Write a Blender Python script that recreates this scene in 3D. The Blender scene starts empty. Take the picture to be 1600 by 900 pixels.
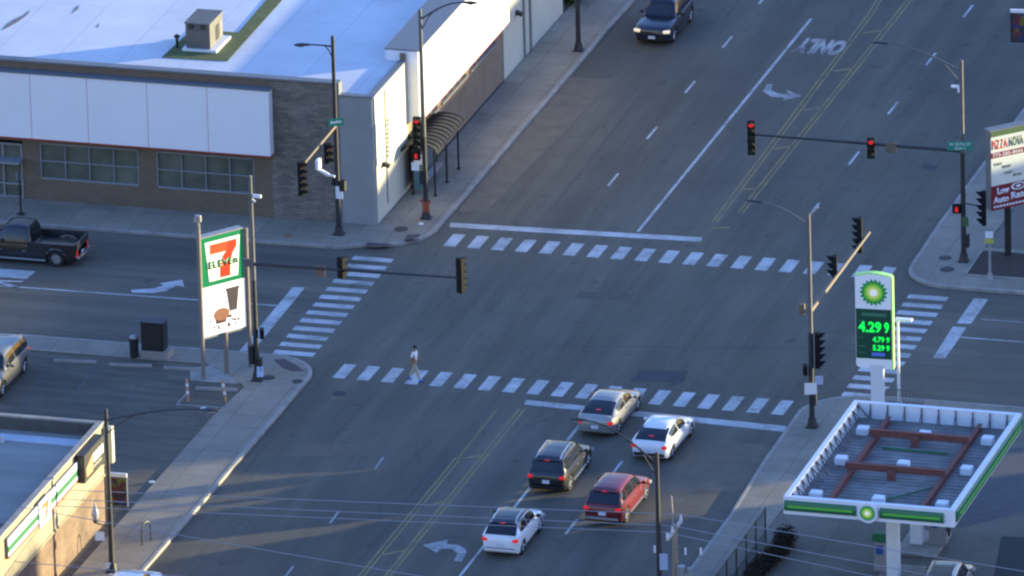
import bpy, bmesh, math, random
from mathutils import Vector, Matrix
random.seed(7)
R = math.radians
S = bpy.context.scene
COL = S.collection

# ------------------------------------------------------------------ camera
F_PX, PITCH, ROLL, YAW = 18204.25, 0.353260766, -0.0274035611, 0.295231501
CAM = Vector((143.776603, -474.276924, 188.27784))
fw = Vector((-math.sin(YAW)*math.cos(PITCH), math.cos(YAW)*math.cos(PITCH), -math.sin(PITCH)))
r0 = Vector((math.cos(YAW), math.sin(YAW), 0)); u0 = r0.cross(fw)
RT = r0*math.cos(ROLL) + u0*math.sin(ROLL); UP = u0*math.cos(ROLL) - r0*math.sin(ROLL)
cd = bpy.data.cameras.new('camera'); cam = bpy.data.objects.new('camera', cd); COL.objects.link(cam)
cd.sensor_width = 36; cd.lens = 36*F_PX/1600; cd.clip_start = 5; cd.clip_end = 6000
M = Matrix((RT, UP, -fw)).transposed().to_4x4(); M.translation = CAM; cam.matrix_world = M
S.camera = cam

# ------------------------------------------------------------------ light
SUN_EL, SUN_AZ = R(4.5), R(32)            # azimuth from +X towards +Y
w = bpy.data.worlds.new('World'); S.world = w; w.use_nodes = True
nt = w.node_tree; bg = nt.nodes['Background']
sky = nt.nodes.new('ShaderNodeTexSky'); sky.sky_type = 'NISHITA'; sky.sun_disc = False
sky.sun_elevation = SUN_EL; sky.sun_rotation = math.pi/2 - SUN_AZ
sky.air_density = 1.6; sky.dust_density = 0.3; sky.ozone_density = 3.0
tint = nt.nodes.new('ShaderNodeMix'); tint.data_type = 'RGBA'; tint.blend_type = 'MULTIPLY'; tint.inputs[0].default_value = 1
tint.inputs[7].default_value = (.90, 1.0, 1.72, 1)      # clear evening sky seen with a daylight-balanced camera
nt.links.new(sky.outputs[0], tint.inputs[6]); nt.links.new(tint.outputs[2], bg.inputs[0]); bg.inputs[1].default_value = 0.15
sd = bpy.data.lights.new('sun', 'SUN'); sun = bpy.data.objects.new('sun', sd); COL.objects.link(sun)
sd.energy = 3.0; sd.angle = R(0.6); sd.color = (1.0, .87, .50)
sdir = Vector((math.cos(SUN_EL)*math.cos(SUN_AZ), math.cos(SUN_EL)*math.sin(SUN_AZ), math.sin(SUN_EL)))
sun.rotation_euler = sdir.to_track_quat('Z', 'Y').to_euler(); sun.location = (60, 60, 60)
S.view_settings.view_transform = 'Standard'; S.view_settings.look = 'None'
S.view_settings.exposure = 2.4; S.cycles.filter_width = 2.35; S.view_settings.gamma = 1; S.view_settings.use_curve_mapping = False

# ------------------------------------------------------------------ helpers
def ray(x, y): return fw*F_PX + RT*(x-800) - UP*(y-450)
def G(x, y, z=0.0):
    d = ray(x, y); return CAM + d*((z-CAM.z)/d.z)
def HX(x, y, X):
    d = ray(x, y); return CAM + d*((X-CAM.x)/d.x)
def HY(x, y, Y):
    d = ray(x, y); return CAM + d*((Y-CAM.y)/d.y)
def Z(x, y, py):                                    # height above (x, y) whose picture row is py
    k = (450-py)/F_PX; v = Vector((x, y, 0))-CAM
    return (k*v.dot(fw)-v.dot(UP))/(UP.z-k*fw.z)
def top_at(px, py, X):                              # point on plane x = X seen at the pixel
    return HX(px, py, X)

def mat(name, col, rough=.7, metal=0.0, var=.12, scale=3.0, bump=0.0, emit=None, es=0, spec=None, stretch=None, coat=0):
    m = bpy.data.materials.new(name); m.use_nodes = True; t = m.node_tree; b = t.nodes['Principled BSDF']
    b.inputs['Roughness'].default_value = rough; b.inputs['Metallic'].default_value = metal
    if spec is not None: b.inputs['Specular IOR Level'].default_value = spec
    if coat: b.inputs['Coat Weight'].default_value = coat
    c = (*col, 1)
    if var > 0:
        tc = t.nodes.new('ShaderNodeTexCoord'); mp = t.nodes.new('ShaderNodeMapping')
        if stretch: mp.inputs['Scale'].default_value = stretch
        n = t.nodes.new('ShaderNodeTexNoise'); n.inputs['Scale'].default_value = scale; n.inputs['Detail'].default_value = 6
        n.inputs['Roughness'].default_value = .65
        rp = t.nodes.new('ShaderNodeValToRGB')
        rp.color_ramp.elements[0].position = .3; rp.color_ramp.elements[1].position = .7
        rp.color_ramp.elements[0].color = (*[v*(1-var) for v in col], 1)
        rp.color_ramp.elements[1].color = (*[min(1, v*(1+var)) for v in col], 1)
        L = t.links.new; L(tc.outputs['Object'], mp.inputs[0]); L(mp.outputs[0], n.inputs[0]); L(n.outputs[0], rp.inputs[0]); L(rp.outputs[0], b.inputs['Base Color'])
        if bump:
            bp = t.nodes.new('ShaderNodeBump'); bp.inputs['Strength'].default_value = bump; bp.inputs['Distance'].default_value = .02
            L(n.outputs[0], bp.inputs['Height']); L(bp.outputs[0], b.inputs['Normal'])
    else: b.inputs['Base Color'].default_value = c
    if emit: b.inputs['Emission Color'].default_value = (*emit, 1); b.inputs['Emission Strength'].default_value = es*.52
    return m
def nodes(m): return m.node_tree, m.node_tree.nodes['Principled BSDF']

def mixrgb(t, a, b, f, mode='MIX'):
    n = t.nodes.new('ShaderNodeMix'); n.data_type = 'RGBA'; n.blend_type = mode
    for s, v in ((n.inputs[0], f), (n.inputs[6], a), (n.inputs[7], b)):
        if hasattr(v, 'links') or hasattr(v, 'is_linked'): t.links.new(v, s)
        else: s.default_value = v if not isinstance(v, tuple) else ((*v, 1) if len(v) == 3 else v)
    return n.outputs[2]
def noise(t, vec, scale, detail=5, rough=.6, sc=None, loc=None):
    if sc or loc:
        mp = t.nodes.new('ShaderNodeMapping'); t.links.new(vec, mp.inputs[0]); vec = mp.outputs[0]
        if sc: mp.inputs['Scale'].default_value = sc
        if loc: mp.inputs['Location'].default_value = loc
    n = t.nodes.new('ShaderNodeTexNoise'); n.inputs['Scale'].default_value = scale; n.inputs['Detail'].default_value = detail
    n.inputs['Roughness'].default_value = rough; t.links.new(vec, n.inputs[0]); return n.outputs[0]
def ramp(t, f, p0, c0, p1, c1):
    rp = t.nodes.new('ShaderNodeValToRGB'); e = rp.color_ramp.elements
    e[0].position = p0; e[1].position = p1
    e[0].color = (c0, c0, c0, 1) if not isinstance(c0, tuple) else (*c0, 1)
    e[1].color = (c1, c1, c1, 1) if not isinstance(c1, tuple) else (*c1, 1)
    t.links.new(f, rp.inputs[0]); return rp.outputs[0]
def math_(t, op, a, b=0.0, clamp=False):
    n = t.nodes.new('ShaderNodeMath'); n.operation = op; n.use_clamp = clamp
    for s, v in ((n.inputs[0], a), (n.inputs[1], b)):
        if isinstance(v, (int, float)): s.default_value = v
        else: t.links.new(v, s)
    return n.outputs[0]

def asphalt_mat(name, base, kind='avenue'):
    m = mat(name, base, .9, var=0); t, b = nodes(m); L = t.links.new
    tc = t.nodes.new('ShaderNodeTexCoord'); v = tc.outputs['Object']
    sx = t.nodes.new('ShaderNodeSeparateXYZ'); L(v, sx.inputs[0])
    big = ramp(t, noise(t, v, .07, 6, .6), .35, .80, .68, 1.22)
    col = mixrgb(t, base, big, 1.0, 'MULTIPLY')
    st = (1, .05, 1) if kind == 'avenue' else (.05, 1, 1)
    if kind != 'lot':
        streak = ramp(t, noise(t, v, .55, 4, .6, sc=st), .32, .72, .66, 1.22)
        col = mixrgb(t, col, streak, .9, 'MULTIPLY')
        fine = ramp(t, noise(t, v, 4.0, 3, .6, sc=st), .3, .88, .7, 1.12)
        col = mixrgb(t, col, fine, .8, 'MULTIPLY')
    if kind == 'avenue':
        def wave(x0_, per, lo, hi):
            ph = math_(t, 'MULTIPLY', math_(t, 'SUBTRACT', sx.outputs[0], x0_), 2*math.pi/per)
            wv_ = math_(t, 'MULTIPLY', math_(t, 'COSINE', ph), .5); wv_ = math_(t, 'ADD', wv_, .5)
            m1 = ramp(t, math_(t, 'MULTIPLY', math_(t, 'SUBTRACT', sx.outputs[1], lo), 1/(hi-lo)), 0.0, 0.0, 1.0, 1.0)
            return math_(t, 'MULTIPLY', math_(t, 'SUBTRACT', 1.0, wv_), m1)
        wn = ramp(t, noise(t, v, .16, 4, .6, sc=(1, .3, 1)), .35, .25, .65, 1.0)
        w_ = math_(t, 'ADD', wave(-1.13, 3.14, 20, 30), wave(.1, 3.14, 4, -8))
        w_ = math_(t, 'MULTIPLY', w_, wn)
        col = mixrgb(t, col, (.062, .058, .052), math_(t, 'MULTIPLY', w_, .55))
    if kind == 'lot':
        streak = ramp(t, noise(t, v, 1.2, 5, .6, sc=(.25, 1.6, 1)), .34, .7, .66, 1.2)
        col = mixrgb(t, col, streak, .9, 'MULTIPLY')
    grain = ramp(t, noise(t, v, 14, 3, .8), .3, .85, .7, 1.15)
    col = mixrgb(t, col, grain, .8, 'MULTIPLY')
    # old crack sealing lines
    dv = t.nodes.new('ShaderNodeVectorMath'); dv.operation = 'ADD'
    nz = t.nodes.new('ShaderNodeTexNoise'); nz.inputs['Scale'].default_value = .35; L(v, nz.inputs[0])
    sc = t.nodes.new('ShaderNodeVectorMath'); sc.operation = 'SCALE'; sc.inputs[3].default_value = 3.0; L(nz.outputs[1], sc.inputs[0])
    L(v, dv.inputs[0]); L(sc.outputs[0], dv.inputs[1])
    vo = t.nodes.new('ShaderNodeTexVoronoi'); vo.feature = 'DISTANCE_TO_EDGE'; vo.inputs['Scale'].default_value = .13; L(dv.outputs[0], vo.inputs['Vector'])
    cr = ramp(t, vo.outputs['Distance'], .004, .72, .010, 1.0)
    col = mixrgb(t, col, cr, .4, 'MULTIPLY')
    spots = ramp(t, noise(t, v, .9, 2, .5, loc=(31, 7, 0)), .26, .62, .34, 1.0)
    col = mixrgb(t, col, spots, .7, 'MULTIPLY')
    L(col, b.inputs['Base Color'])
    bp = t.nodes.new('ShaderNodeBump'); bp.inputs['Strength'].default_value = .25; bp.inputs['Distance'].default_value = .01
    L(noise(t, v, 30, 2, .7), bp.inputs['Height']); L(bp.outputs[0], b.inputs['Normal'])
    return m
def paint_mat(name, colr, under, amount=.5):
    m = mat(name, colr, .75, var=0); t, b = nodes(m); L = t.links.new
    tc = t.nodes.new('ShaderNodeTexCoord'); v = tc.outputs['Object']
    f1 = noise(t, v, 5.5, 6, .75); f2 = noise(t, v, .9, 3, .6, loc=(9, 3, 0))
    f = math_(t, 'ADD', math_(t, 'MULTIPLY', f1, .55), math_(t, 'MULTIPLY', f2, .45))
    k = ramp(t, f, amount-.09, 1.0, amount+.05, 0.0)
    k2 = math_(t, 'ADD', math_(t, 'ADD', math_(t, 'MULTIPLY', k, .6), .04), math_(t, 'MULTIPLY', ramp(t, noise(t, v, .55, 2, .5, loc=(3, 17, 0)), .38, 1.0, .62, 0.0), .32), True)
    L(mixrgb(t, colr, under, k2), b.inputs['Base Color'])
    return m
def slab_mat(name, base, joint=1.5, var=.15):
    m = mat(name, base, .9, var=0); t, b = nodes(m); L = t.links.new
    tc = t.nodes.new('ShaderNodeTexCoord'); v = tc.outputs['Object']
    br = t.nodes.new('ShaderNodeTexBrick'); br.offset = 0; br.inputs['Scale'].default_value = 1
    br.inputs['Brick Width'].default_value = joint; br.inputs['Row Height'].default_value = joint
    br.inputs['Mortar Size'].default_value = .02; br.inputs['Bias'].default_value = 0
    br.inputs['Color1'].default_value = (*[c*(1-var*.6) for c in base], 1); br.inputs['Color2'].default_value = (*[c*(1+var*.5) for c in base], 1)
    br.inputs['Mortar'].default_value = (*[c*.62 for c in base], 1); L(v, br.inputs[0])
    col = mixrgb(t, br.outputs[0], ramp(t, noise(t, v, .35, 6, .65), .3, .78, .7, 1.18), 1.0, 'MULTIPLY')
    col = mixrgb(t, col, ramp(t, noise(t, v, 7, 4, .7), .3, .88, .7, 1.1), 1.0, 'MULTIPLY')
    L(col, b.inputs['Base Color']); return m
def brick_mat(name, c1, c2, mortar, bw=.4, bh=.13, axis='X', var=.1):
    m = mat(name, c1, .9, var=0); t, b = nodes(m); L = t.links.new
    tc = t.nodes.new('ShaderNodeTexCoord'); sx = t.nodes.new('ShaderNodeSeparateXYZ'); L(tc.outputs['Object'], sx.inputs[0])
    cb = t.nodes.new('ShaderNodeCombineXYZ'); L(sx.outputs[0 if axis == 'X' else 1], cb.inputs[0]); L(sx.outputs[2], cb.inputs[1])
    br = t.nodes.new('ShaderNodeTexBrick'); br.inputs['Scale'].default_value = 1
    br.inputs['Brick Width'].default_value = bw; br.inputs['Row Height'].default_value = bh; br.inputs['Mortar Size'].default_value = .012
    br.inputs['Color1'].default_value = (*c1, 1); br.inputs['Color2'].default_value = (*c2, 1); br.inputs['Mortar'].default_value = (*mortar, 1)
    L(cb.outputs[0], br.inputs[0])
    col = mixrgb(t, br.outputs[0], ramp(t, noise(t, tc.outputs['Object'], .8, 6, .7), .3, 1-var*2, .7, 1+var), 1.0, 'MULTIPLY')
    L(col, b.inputs['Base Color']); return m

OFF = {}
class MB:
    def __init__(s): s.b = bmesh.new(); s.mi = 0
    def _fin(s, vs, Mx, mi):
        if Mx is not None:
            for v in vs: v.co = Mx @ v.co
        fs = set(f for v in vs for f in v.link_faces)
        for f in fs: f.material_index = mi
    def box(s, c, d, rz=0, Mx=None, mi=0, bev=0):
        r = bmesh.ops.create_cube(s.b, size=1); vs = r['verts']
        for v in vs: v.co = Vector((v.co.x*d[0], v.co.y*d[1], v.co.z*d[2]))
        if bev:
            es = list(set(e for v in vs for e in v.link_edges))
            rr = bmesh.ops.bevel(s.b, geom=es, offset=bev, segments=2, affect='EDGES'); vs = list(set(v for f in rr['faces'] for v in f.verts) | set(v for v in vs if v.is_valid))
        T = Matrix.Translation(Vector(c)) @ Matrix.Rotation(rz, 4, 'Z')
        if Mx is not None: T = Mx @ T
        s._fin(vs, T, mi); return s
    def bb(s, a, b, mi=0, Mx=None, bev=0):
        a = Vector(a); b = Vector(b); return s.box((a+b)/2, tuple(abs(x) for x in (b-a)), Mx=Mx, mi=mi, bev=bev)
    def tube(s, a, b, r1, r2=None, n=10, mi=0, Mx=None, caps=True):
        a = Vector(a); b = Vector(b); r2 = r1 if r2 is None else r2; d = b-a
        if d.length < 1e-6: return s
        r = bmesh.ops.create_cone(s.b, cap_ends=caps, segments=n, radius1=r1, radius2=r2, depth=d.length)
        T = Matrix.Translation((a+b)/2) @ d.to_track_quat('Z', 'Y').to_matrix().to_4x4()
        if Mx is not None: T = Mx @ T
        s._fin(r['verts'], T, mi); return s
    def path(s, pts, r1, r2=None, n=8, mi=0, Mx=None):
        r2 = r1 if r2 is None else r2; k = len(pts)-1
        for i in range(k):
            s.tube(pts[i], pts[i+1], r1+(r2-r1)*i/k, r1+(r2-r1)*(i+1)/k, n, mi, Mx)
        return s
    def ball(s, c, r, sc=(1, 1, 1), n=10, mi=0, Mx=None):
        q = bmesh.ops.create_uvsphere(s.b, u_segments=n, v_segments=max(6, n-2), radius=r)
        T = Matrix.Translation(Vector(c)) @ Matrix.Diagonal((*sc, 1))
        if Mx is not None: T = Mx @ T
        s._fin(q['verts'], T, mi); return s
    def poly(s, pts, mi=0, Mx=None):
        vs = [s.b.verts.new(Mx @ Vector(p) if Mx is not None else Vector(p)) for p in pts]
        f = s.b.faces.new(vs); f.material_index = mi; return s
    def prism(s, pts, h, mi=0, Mx=None):            # pts 3D polygon; h extrusion vector
        h = Vector(h); P = [Vector(p) for p in pts]
        if Mx is not None: P = [Mx @ p for p in P]; h = Mx.to_3x3() @ h
        a = [s.b.verts.new(p) for p in P]; b = [s.b.verts.new(p+h) for p in P]
        fs = [s.b.faces.new(a), s.b.faces.new(b[::-1])]
        for i in range(len(a)):
            j = (i+1) % len(a); fs.append(s.b.faces.new((a[j], a[i], b[i], b[j])))
        for f in fs: f.material_index = mi
        bmesh.ops.recalc_face_normals(s.b, faces=fs); return s
    def loft(s, rings, mi=0, close=True, caps=True, Mx=None):
        R_ = [[s.b.verts.new(Mx @ Vector(p) if Mx is not None else Vector(p)) for p in r] for r in rings]; fs = []
        for i in range(len(R_)-1):
            n = len(R_[i])
            for j in range(n if close else n-1):
                k = (j+1) % n; fs.append(s.b.faces.new((R_[i][j], R_[i][k], R_[i+1][k], R_[i+1][j])))
        if caps: fs += [s.b.faces.new(R_[0][::-1]), s.b.faces.new(R_[-1])]
        for f in fs: f.material_index = mi
        bmesh.ops.recalc_face_normals(s.b, faces=fs); return s
    def build(s, name, mats, parent=None, local=False, smooth=False):
        if not isinstance(mats, (list, tuple)): mats = [mats]
        me = bpy.data.meshes.new(name)
        if parent is not None and not local:
            o = OFF.get(parent.name, Vector())
            for v in s.b.verts: v.co -= o
        s.b.to_mesh(me); s.b.free()
        for m in mats: me.materials.append(m)
        if smooth:
            for p in me.polygons: p.use_smooth = True
            if hasattr(me, 'set_sharp_from_angle'): me.set_sharp_from_angle(angle=R(38))
        ob = bpy.data.objects.new(name, me); COL.objects.link(ob)
        if parent is not None: ob.parent = parent; OFF[ob.name] = OFF.get(parent.name, Vector())
        return ob
def thing(name, label, cat, loc=(0, 0, 0), rz=0, group=None):
    o = bpy.data.objects.new(name, None); COL.objects.link(o); o.location = loc; o.rotation_euler = (0, 0, rz)
    o.empty_display_size = .2
    o['label'] = label; o['category'] = cat
    if group: o['group'] = group
    OFF[o.name] = Vector(loc); return o
def tag(o, label, cat, group=None):
    o['label'] = label; o['category'] = cat
    if group: o['group'] = group
    return o
def struct(o): o['kind'] = 'structure'; return o
def dup(root, loc, rz=0, label=None):
    r = root.copy(); COL.objects.link(r); r.location = loc; r.rotation_euler = (0, 0, rz)
    if label: r['label'] = label
    for ch in list(root.children):
        c = ch.copy(); COL.objects.link(c); c.parent = r
        for g in ch.children:
            d = g.copy(); COL.objects.link(d); d.parent = c
    return r
def origin_to(o, p):                                 # shift a parentless mesh's origin to its base
    p = Vector(p)
    for v in o.data.vertices: v.co -= p
    o.location = p; return o
def text(name, s, m, parent, Mx, size=1, width=None, height=None, bold=0.0, depth=.01):
    cu = bpy.data.curves.new(name, 'FONT'); cu.body = s; cu.size = 1; cu.align_x = 'CENTER'; cu.align_y = 'CENTER'
    cu.extrude = 0; cu.offset = bold; cu.resolution_u = 3
    ob = bpy.data.objects.new('tmp', cu); COL.objects.link(ob)
    dg = bpy.context.evaluated_depsgraph_get(); me = bpy.data.meshes.new_from_object(ob.evaluated_get(dg))
    bpy.data.objects.remove(ob)
    xs = [v.co.x for v in me.vertices]; ys = [v.co.y for v in me.vertices]
    W_ = max(xs)-min(xs); H_ = max(ys)-min(ys); cx = (max(xs)+min(xs))/2; cy = (max(ys)+min(ys))/2
    sy = (height/H_) if height else size; sx = (width/W_) if width else sy
    b = bmesh.new(); b.from_mesh(me)
    for v in b.verts: v.co = Vector(((v.co.x-cx)*sx, (v.co.y-cy)*sy, 0))
    ext = bmesh.ops.extrude_face_region(b, geom=b.faces[:])
    for g in ext['geom']:
        if isinstance(g, bmesh.types.BMVert): g.co.z += depth
    bmesh.ops.recalc_face_normals(b, faces=b.faces[:])
    o = OFF.get(parent.name, Vector()) if parent is not None else Vector()
    for v in b.verts: v.co = (Mx @ v.co) - o
    b.to_mesh(me); b.free(); me.materials.clear(); me.materials.append(m); me.name = name
    ob = bpy.data.objects.new(name, me); COL.objects.link(ob)
    if parent is not None: ob.parent = parent; OFF[ob.name] = o
    return ob
def frame(origin, xdir, up=(0, 0, 1)):               # local x = xdir, local y = up, local z = outward normal
    x = Vector(xdir).normalized(); y = Vector(up).normalized(); z = x.cross(y).normalized(); y = z.cross(x)
    Q = Matrix((x, y, z)).transposed().to_4x4(); Q.translation = Vector(origin); return Q

# ------------------------------------------------------------------ materials
ASP = (.110, .097, .070)
m_asp = asphalt_mat('asphalt', ASP, 'avenue'); m_asp2 = asphalt_mat('asphalt_cross', (.113, .099, .072), 'cross'); m_lot = asphalt_mat('lot_asphalt', (.112, .096, .068), 'lot')
m_ground = mat('ground', (.10, .10, .095), .95, var=.25, scale=.05)
m_walk = slab_mat('sidewalk_concrete', (.25, .215, .16), 1.55)
m_walk2 = slab_mat('lot_concrete', (.145, .13, .10), 4.5, .12)
m_kerb = mat('kerb_concrete', (.29, .265, .225), .9, var=.25, scale=1.4)
m_white = paint_mat('road_paint', (.53, .53, .51), ASP, .455)
m_faint = paint_mat('worn_road_paint', (.42, .42, .41), ASP, .49)
m_yel = paint_mat('yellow_paint', (.33, .235, .07), ASP, .48)
m_tar = mat('patch', (.05, .049, .05), .9, var=.25, scale=2)
m_soil = mat('soil', (.045, .032, .024), .95, var=.4, scale=5, bump=.5)
m_tact = mat('tactile_plate', (.085, .062, .06), .9, var=.2, scale=8)
m_iron = mat('cast_iron', (.035, .034, .034), .7, var=.2)
m_pole = mat('painted_black_pole', (.028, .028, .03), .5, var=.2, scale=4)
m_galv = mat('galvanised_steel', (.32, .32, .32), .45, metal=.35, var=.15, scale=6)
m_gpole = mat('grey_pole', (.13, .128, .125), .5, metal=.2, var=.15, scale=5)
m_arm = mat('weathered_arm', (.15, .115, .08), .6, metal=.1, var=.2, scale=5)  # tan has the warm sun on the mast arms mixed in
m_dk = mat('black_plastic', (.018, .018, .018), .5, var=.1)
m_sig = mat('signal_black', (.009, .009, .01), .7, var=.15, spec=.15)
m_cover = mat('white_lamp_glass', (.36, .38, .42), .3, var=.05)
m_wht = mat('white_enamel', (.74, .74, .74), .4, var=.04)
m_red_on = mat('red_lens_lit', (.4, .015, .01), .3, var=0, emit=(1, .03, .03), es=.2)
m_red_off = mat('red_lens_dark', (.06, .008, .006), .3, var=.05)
m_amb = mat('amber_lens_dark', (.02, .014, .004), .3, var=.05)
m_grn_off = mat('green_lens_dark', (.01, .04, .03), .3, var=.05)
m_glass = mat('dark_glass', (.012, .014, .016), .08, var=.1, spec=.6)
m_rust = mat('red_oxide_steel', (.19, .062, .045), .75, var=.25, scale=4)
m_green_sign = mat('street_sign_green', (.01, .22, .14), .5, var=.06)
m_txtw = mat('white_lettering', (.8, .8, .8), .5, var=.03)
m_txtk = mat('black_lettering', (.02, .02, .02), .5, var=.05)

# ------------------------------------------------------------------ ground and roads
def sheet(name, pts, z, m):
    b = MB(); b.poly([(p[0], p[1], z) for p in pts]); bmesh.ops.recalc_face_normals(b.b, faces=b.b.faces[:])
    for f in b.b.faces:
        if f.normal.z < 0: f.normal_flip()
    return b.build(name, m)
struct(sheet('ground', [(-1500, -1500), (1500, -1500), (1500, 1500), (-1500, 1500)], -.012, m_ground))
struct(sheet('cross_street', [(-120, 3.0), (-12.3, 3.0), (-12.3, 18.4), (-120, 17.5)], .0, m_asp2))
struct(sheet('cross_street', [(14.0, 3.9), (140, 3.9), (140, 18.4), (14.0, 18.4)], .0, m_asp2))
struct(sheet('avenue', [(-12.3, -120), (14.0, -120), (14.0, 160), (-12.3, 160)], .0, m_asp))

def arc(cx, cy, r, a0, a1, n=8):
    return [(cx+r*math.cos(R(a0+(a1-a0)*i/n)), cy+r*math.sin(R(a0+(a1-a0)*i/n))) for i in range(n+1)]
def walk(name, pts, m=None, z=.13):
    b = MB(); b.prism([(p[0], p[1], -.01) for p in pts], (0, 0, z+.01)); return struct(b.build(name, m or m_walk))
def kerb(path, side=1, wd=.17, z=.142):
    b = MB(); n = len(path); L_ = []
    for i, p in enumerate(path):
        a = Vector(path[max(0, i-1)]); c = Vector(path[min(n-1, i+1)]); d = (c-a).normalized(); nn = Vector((-d.y, d.x))*side
        L_.append((Vector(p)-nn*.012, Vector(p)+nn*wd))
    rings = [[(q[0].x, q[0].y, -.01), (q[0].x, q[0].y, z-.02), ((q[0]*.85+q[1]*.15).x, (q[0]*.85+q[1]*.15).y, z), (q[1].x, q[1].y, z), (q[1].x, q[1].y, -.01)] for q in L_]
    b.loft(rings); struct(b.build('kerb', m_kerb))
# north-west block
pNW = [(-120, 17.35), (-40, 17.35), (-14.2, 17.55)] + arc(-13.2, 20.9, 2.75, -90, -5, 8) + [(-10.47, 40), (-10.55, 160)]
walk('sidewalk', pNW + [(-13.3, 160), (-13.3, 20.9), (-120, 20.9)])
kerb(pNW, 1)
# south-west block
pSW = [(-120, 3.0), (-13.2, 3.1)] + arc(-13.0, .6, 2.55, 84, 0, 8) + [(-10.42, -4), (-10.5, -120)]
walk('sidewalk', pSW + [(-13.35, -120), (-13.3, -18.7), (-13.25, -5), (-13.0, -1.2), (-14.2, .2), (-15.6, 1.25), (-120, 1.2)])
kerb(pSW, -1)
walk('parking_lot', [(-120, 1.19), (-15.6, 1.24), (-14.2, .19), (-13.02, -1.21), (-13.27, -5), (-13.32, -60), (-120, -60)], m_lot, .09)
# north-east block
pNE = [(140, 18.4), (15.9, 18.5)] + arc(15.1, 20.9, 2.4, -90, -175, 8) + [(12.55, 27), (12.35, 160)]
walk('sidewalk', pNE + [(15.3, 160), (15.5, 24), (16.2, 24), (140, 24)])
kerb(pNE, -1)
walk('side_lot', [(15.52, 24.02), (140, 24.02), (140, 160), (15.32, 160)], m_walk2, .1)
# south-east block
pSE = [(140, 3.9), (16.2, 3.9)] + arc(15.3, 1.1, 2.65, 90, 172, 8) + [(12.75, -5), (13.05, -12), (13.0, -120)]
walk('sidewalk', pSE + [(14.9, -120), (14.95, -14.5), (15.1, -3), (16.4, .6), (18.2, 1.6), (140, 1.6)], z=.09)
kerb(pSE, -1, .15, .1)
walk('station_forecourt', [(140, 1.58), (18.2, 1.58), (16.42, .58), (15.12, -3), (14.97, -14.5), (14.92, -120), (140, -120)], m_walk2, .07)
# soil bed
b = MB(); bed = [(15.55, 23.5), (15.6, 20.2), (60, 20.2), (60, 23.6)]
b.prism([(p[0], p[1], .12) for p in bed], (0, 0, .035)); struct(b.build('soil_bed', m_soil))
b = MB()
for a, c in ((0, 1), (1, 2)):
    p, q = Vector(bed[a]), Vector(bed[c]); d = (q-p).normalized(); n_ = Vector((d.y, -d.x))*.1
    b.prism([(p.x, p.y, .12), (q.x, q.y, .12), (q.x+n_.x, q.y+n_.y, .12), (p.x+n_.x, p.y+n_.y, .12)], (0, 0, .06))
struct(b.build('bed_edging', m_kerb))

# ------------------------------------------------------------------ markings
def marks(name, polys, m, z=.005):
    b = MB()
    for p in polys: b.poly([(q[0], q[1], z) for q in p])
    for f in b.b.faces:
        f.normal_update()
        if f.normal.z < 0: f.normal_flip()
    return struct(b.build(name, m))
def rect(x0, y0, x1, y1): return [(x0, y0), (x1, y0), (x1, y1), (x0, y1)]
def bar(a, c, wd):
    a = Vector((a[0], a[1])); c = Vector((c[0], c[1])); d = (c-a).normalized(); n_ = Vector((-d.y, d.x))*wd/2
    return [a-n_, c-n_, c+n_, a+n_]
def gp(*pp): return [tuple(G(x, y)[:2]) for x, y in pp]
P = []
for i in range(19):
    x = -9.22+1.1583*i; y = 2.0-.009*i
    P.append([(x-.29, y-.92), (x+.29, y-.92), (x+.31, y+.92), (x-.27, y+.92)])
marks('crosswalk', P, m_white)
P = []
for i in range(19):
    x = -9.30+1.171*i; P.append([(x-.30, 19.05), (x+.30, 19.05), (x+.31, 20.75), (x-.29, 20.75)])
marks('crosswalk', P, m_white)
P = []
for i in range(13):
    y = 16.58-1.07*i; x = -12.32+.012*i; P.append(rect(x-.98, y-.26, x+.98, y+.26))
marks('crosswalk', P, m_white)
P = []
for i in range(13):
    y = 17.15-1.085*i; x = 14.50+.025*i; P.append(rect(x-.95, y-.27, x+.95, y+.27))
marks('crosswalk', P, m_white)
marks('stop_line', [gp((704, 348), (1097, 371), (1096, 378), (702, 355))], m_white)
marks('stop_line', [gp((822, 625), (1229, 666), (1226, 675), (819, 632))], m_white)
marks('stop_line', [gp((457, 449), (477, 449), (395, 549), (374, 549))], m_white)
marks('stop_line', [gp((1522, 466), (1544, 468), (1517, 506), (1495, 505)), gp((1489, 510), (1510, 512), (1477, 560), (1458, 559))], m_white)
P = [bar((-1.13, 22.9), (-1.13, 54.6), .15), bar((3.25, -2.4), (3.25, -60), .13),
     bar((-60, 8.85), (-14.75, 9.6), .12), bar((17.3, 12.4), (80, 12.4), .12)]
marks('lane_line', P, m_white)
P = []
for k in range(-1, 14): P.append(bar((-4.27, 28.75+6.87*k), (-4.27, 30.55+6.87*k), .12))
P = P[1:]
q = G(1024, 9)
for k in range(0, 5): P.append(bar((q.x, q.y-.9+6.87*k), (q.x, q.y+.9+6.87*k), .12))
for k in range(0, 12): P.append(bar((6.22, 26.7+7.42*k), (6.22, 28.6+7.42*k), .12))
for k in range(0, 6): P.append(bar((6.38, -6.2-7.3*k), (6.38, -8.1-7.3*k), .12))
marks('lane_dashes', P, m_white)
P = [bar((-4.25, -8.1-6.8*k), (-4.2, -9.6-6.8*k), .1) for k in range(0, 6)] + [bar((17.6, 14.9), (20.2, 14.9), .09), bar((23, 14.9), (26, 14.9), .09)]
marks('faint_dashes', P, m_faint)
def pair(a, c): # double yellow
    a = Vector((a[0], a[1])); c = Vector((c[0], c[1])); d = (c-a).normalized(); n_ = Vector((-d.y, d.x))*.115
    return [bar(a-n_, c-n_, .085), bar(a+n_, c+n_, .085)]
yl = G(1272, 132); yl2 = G(1130, 330)
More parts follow.
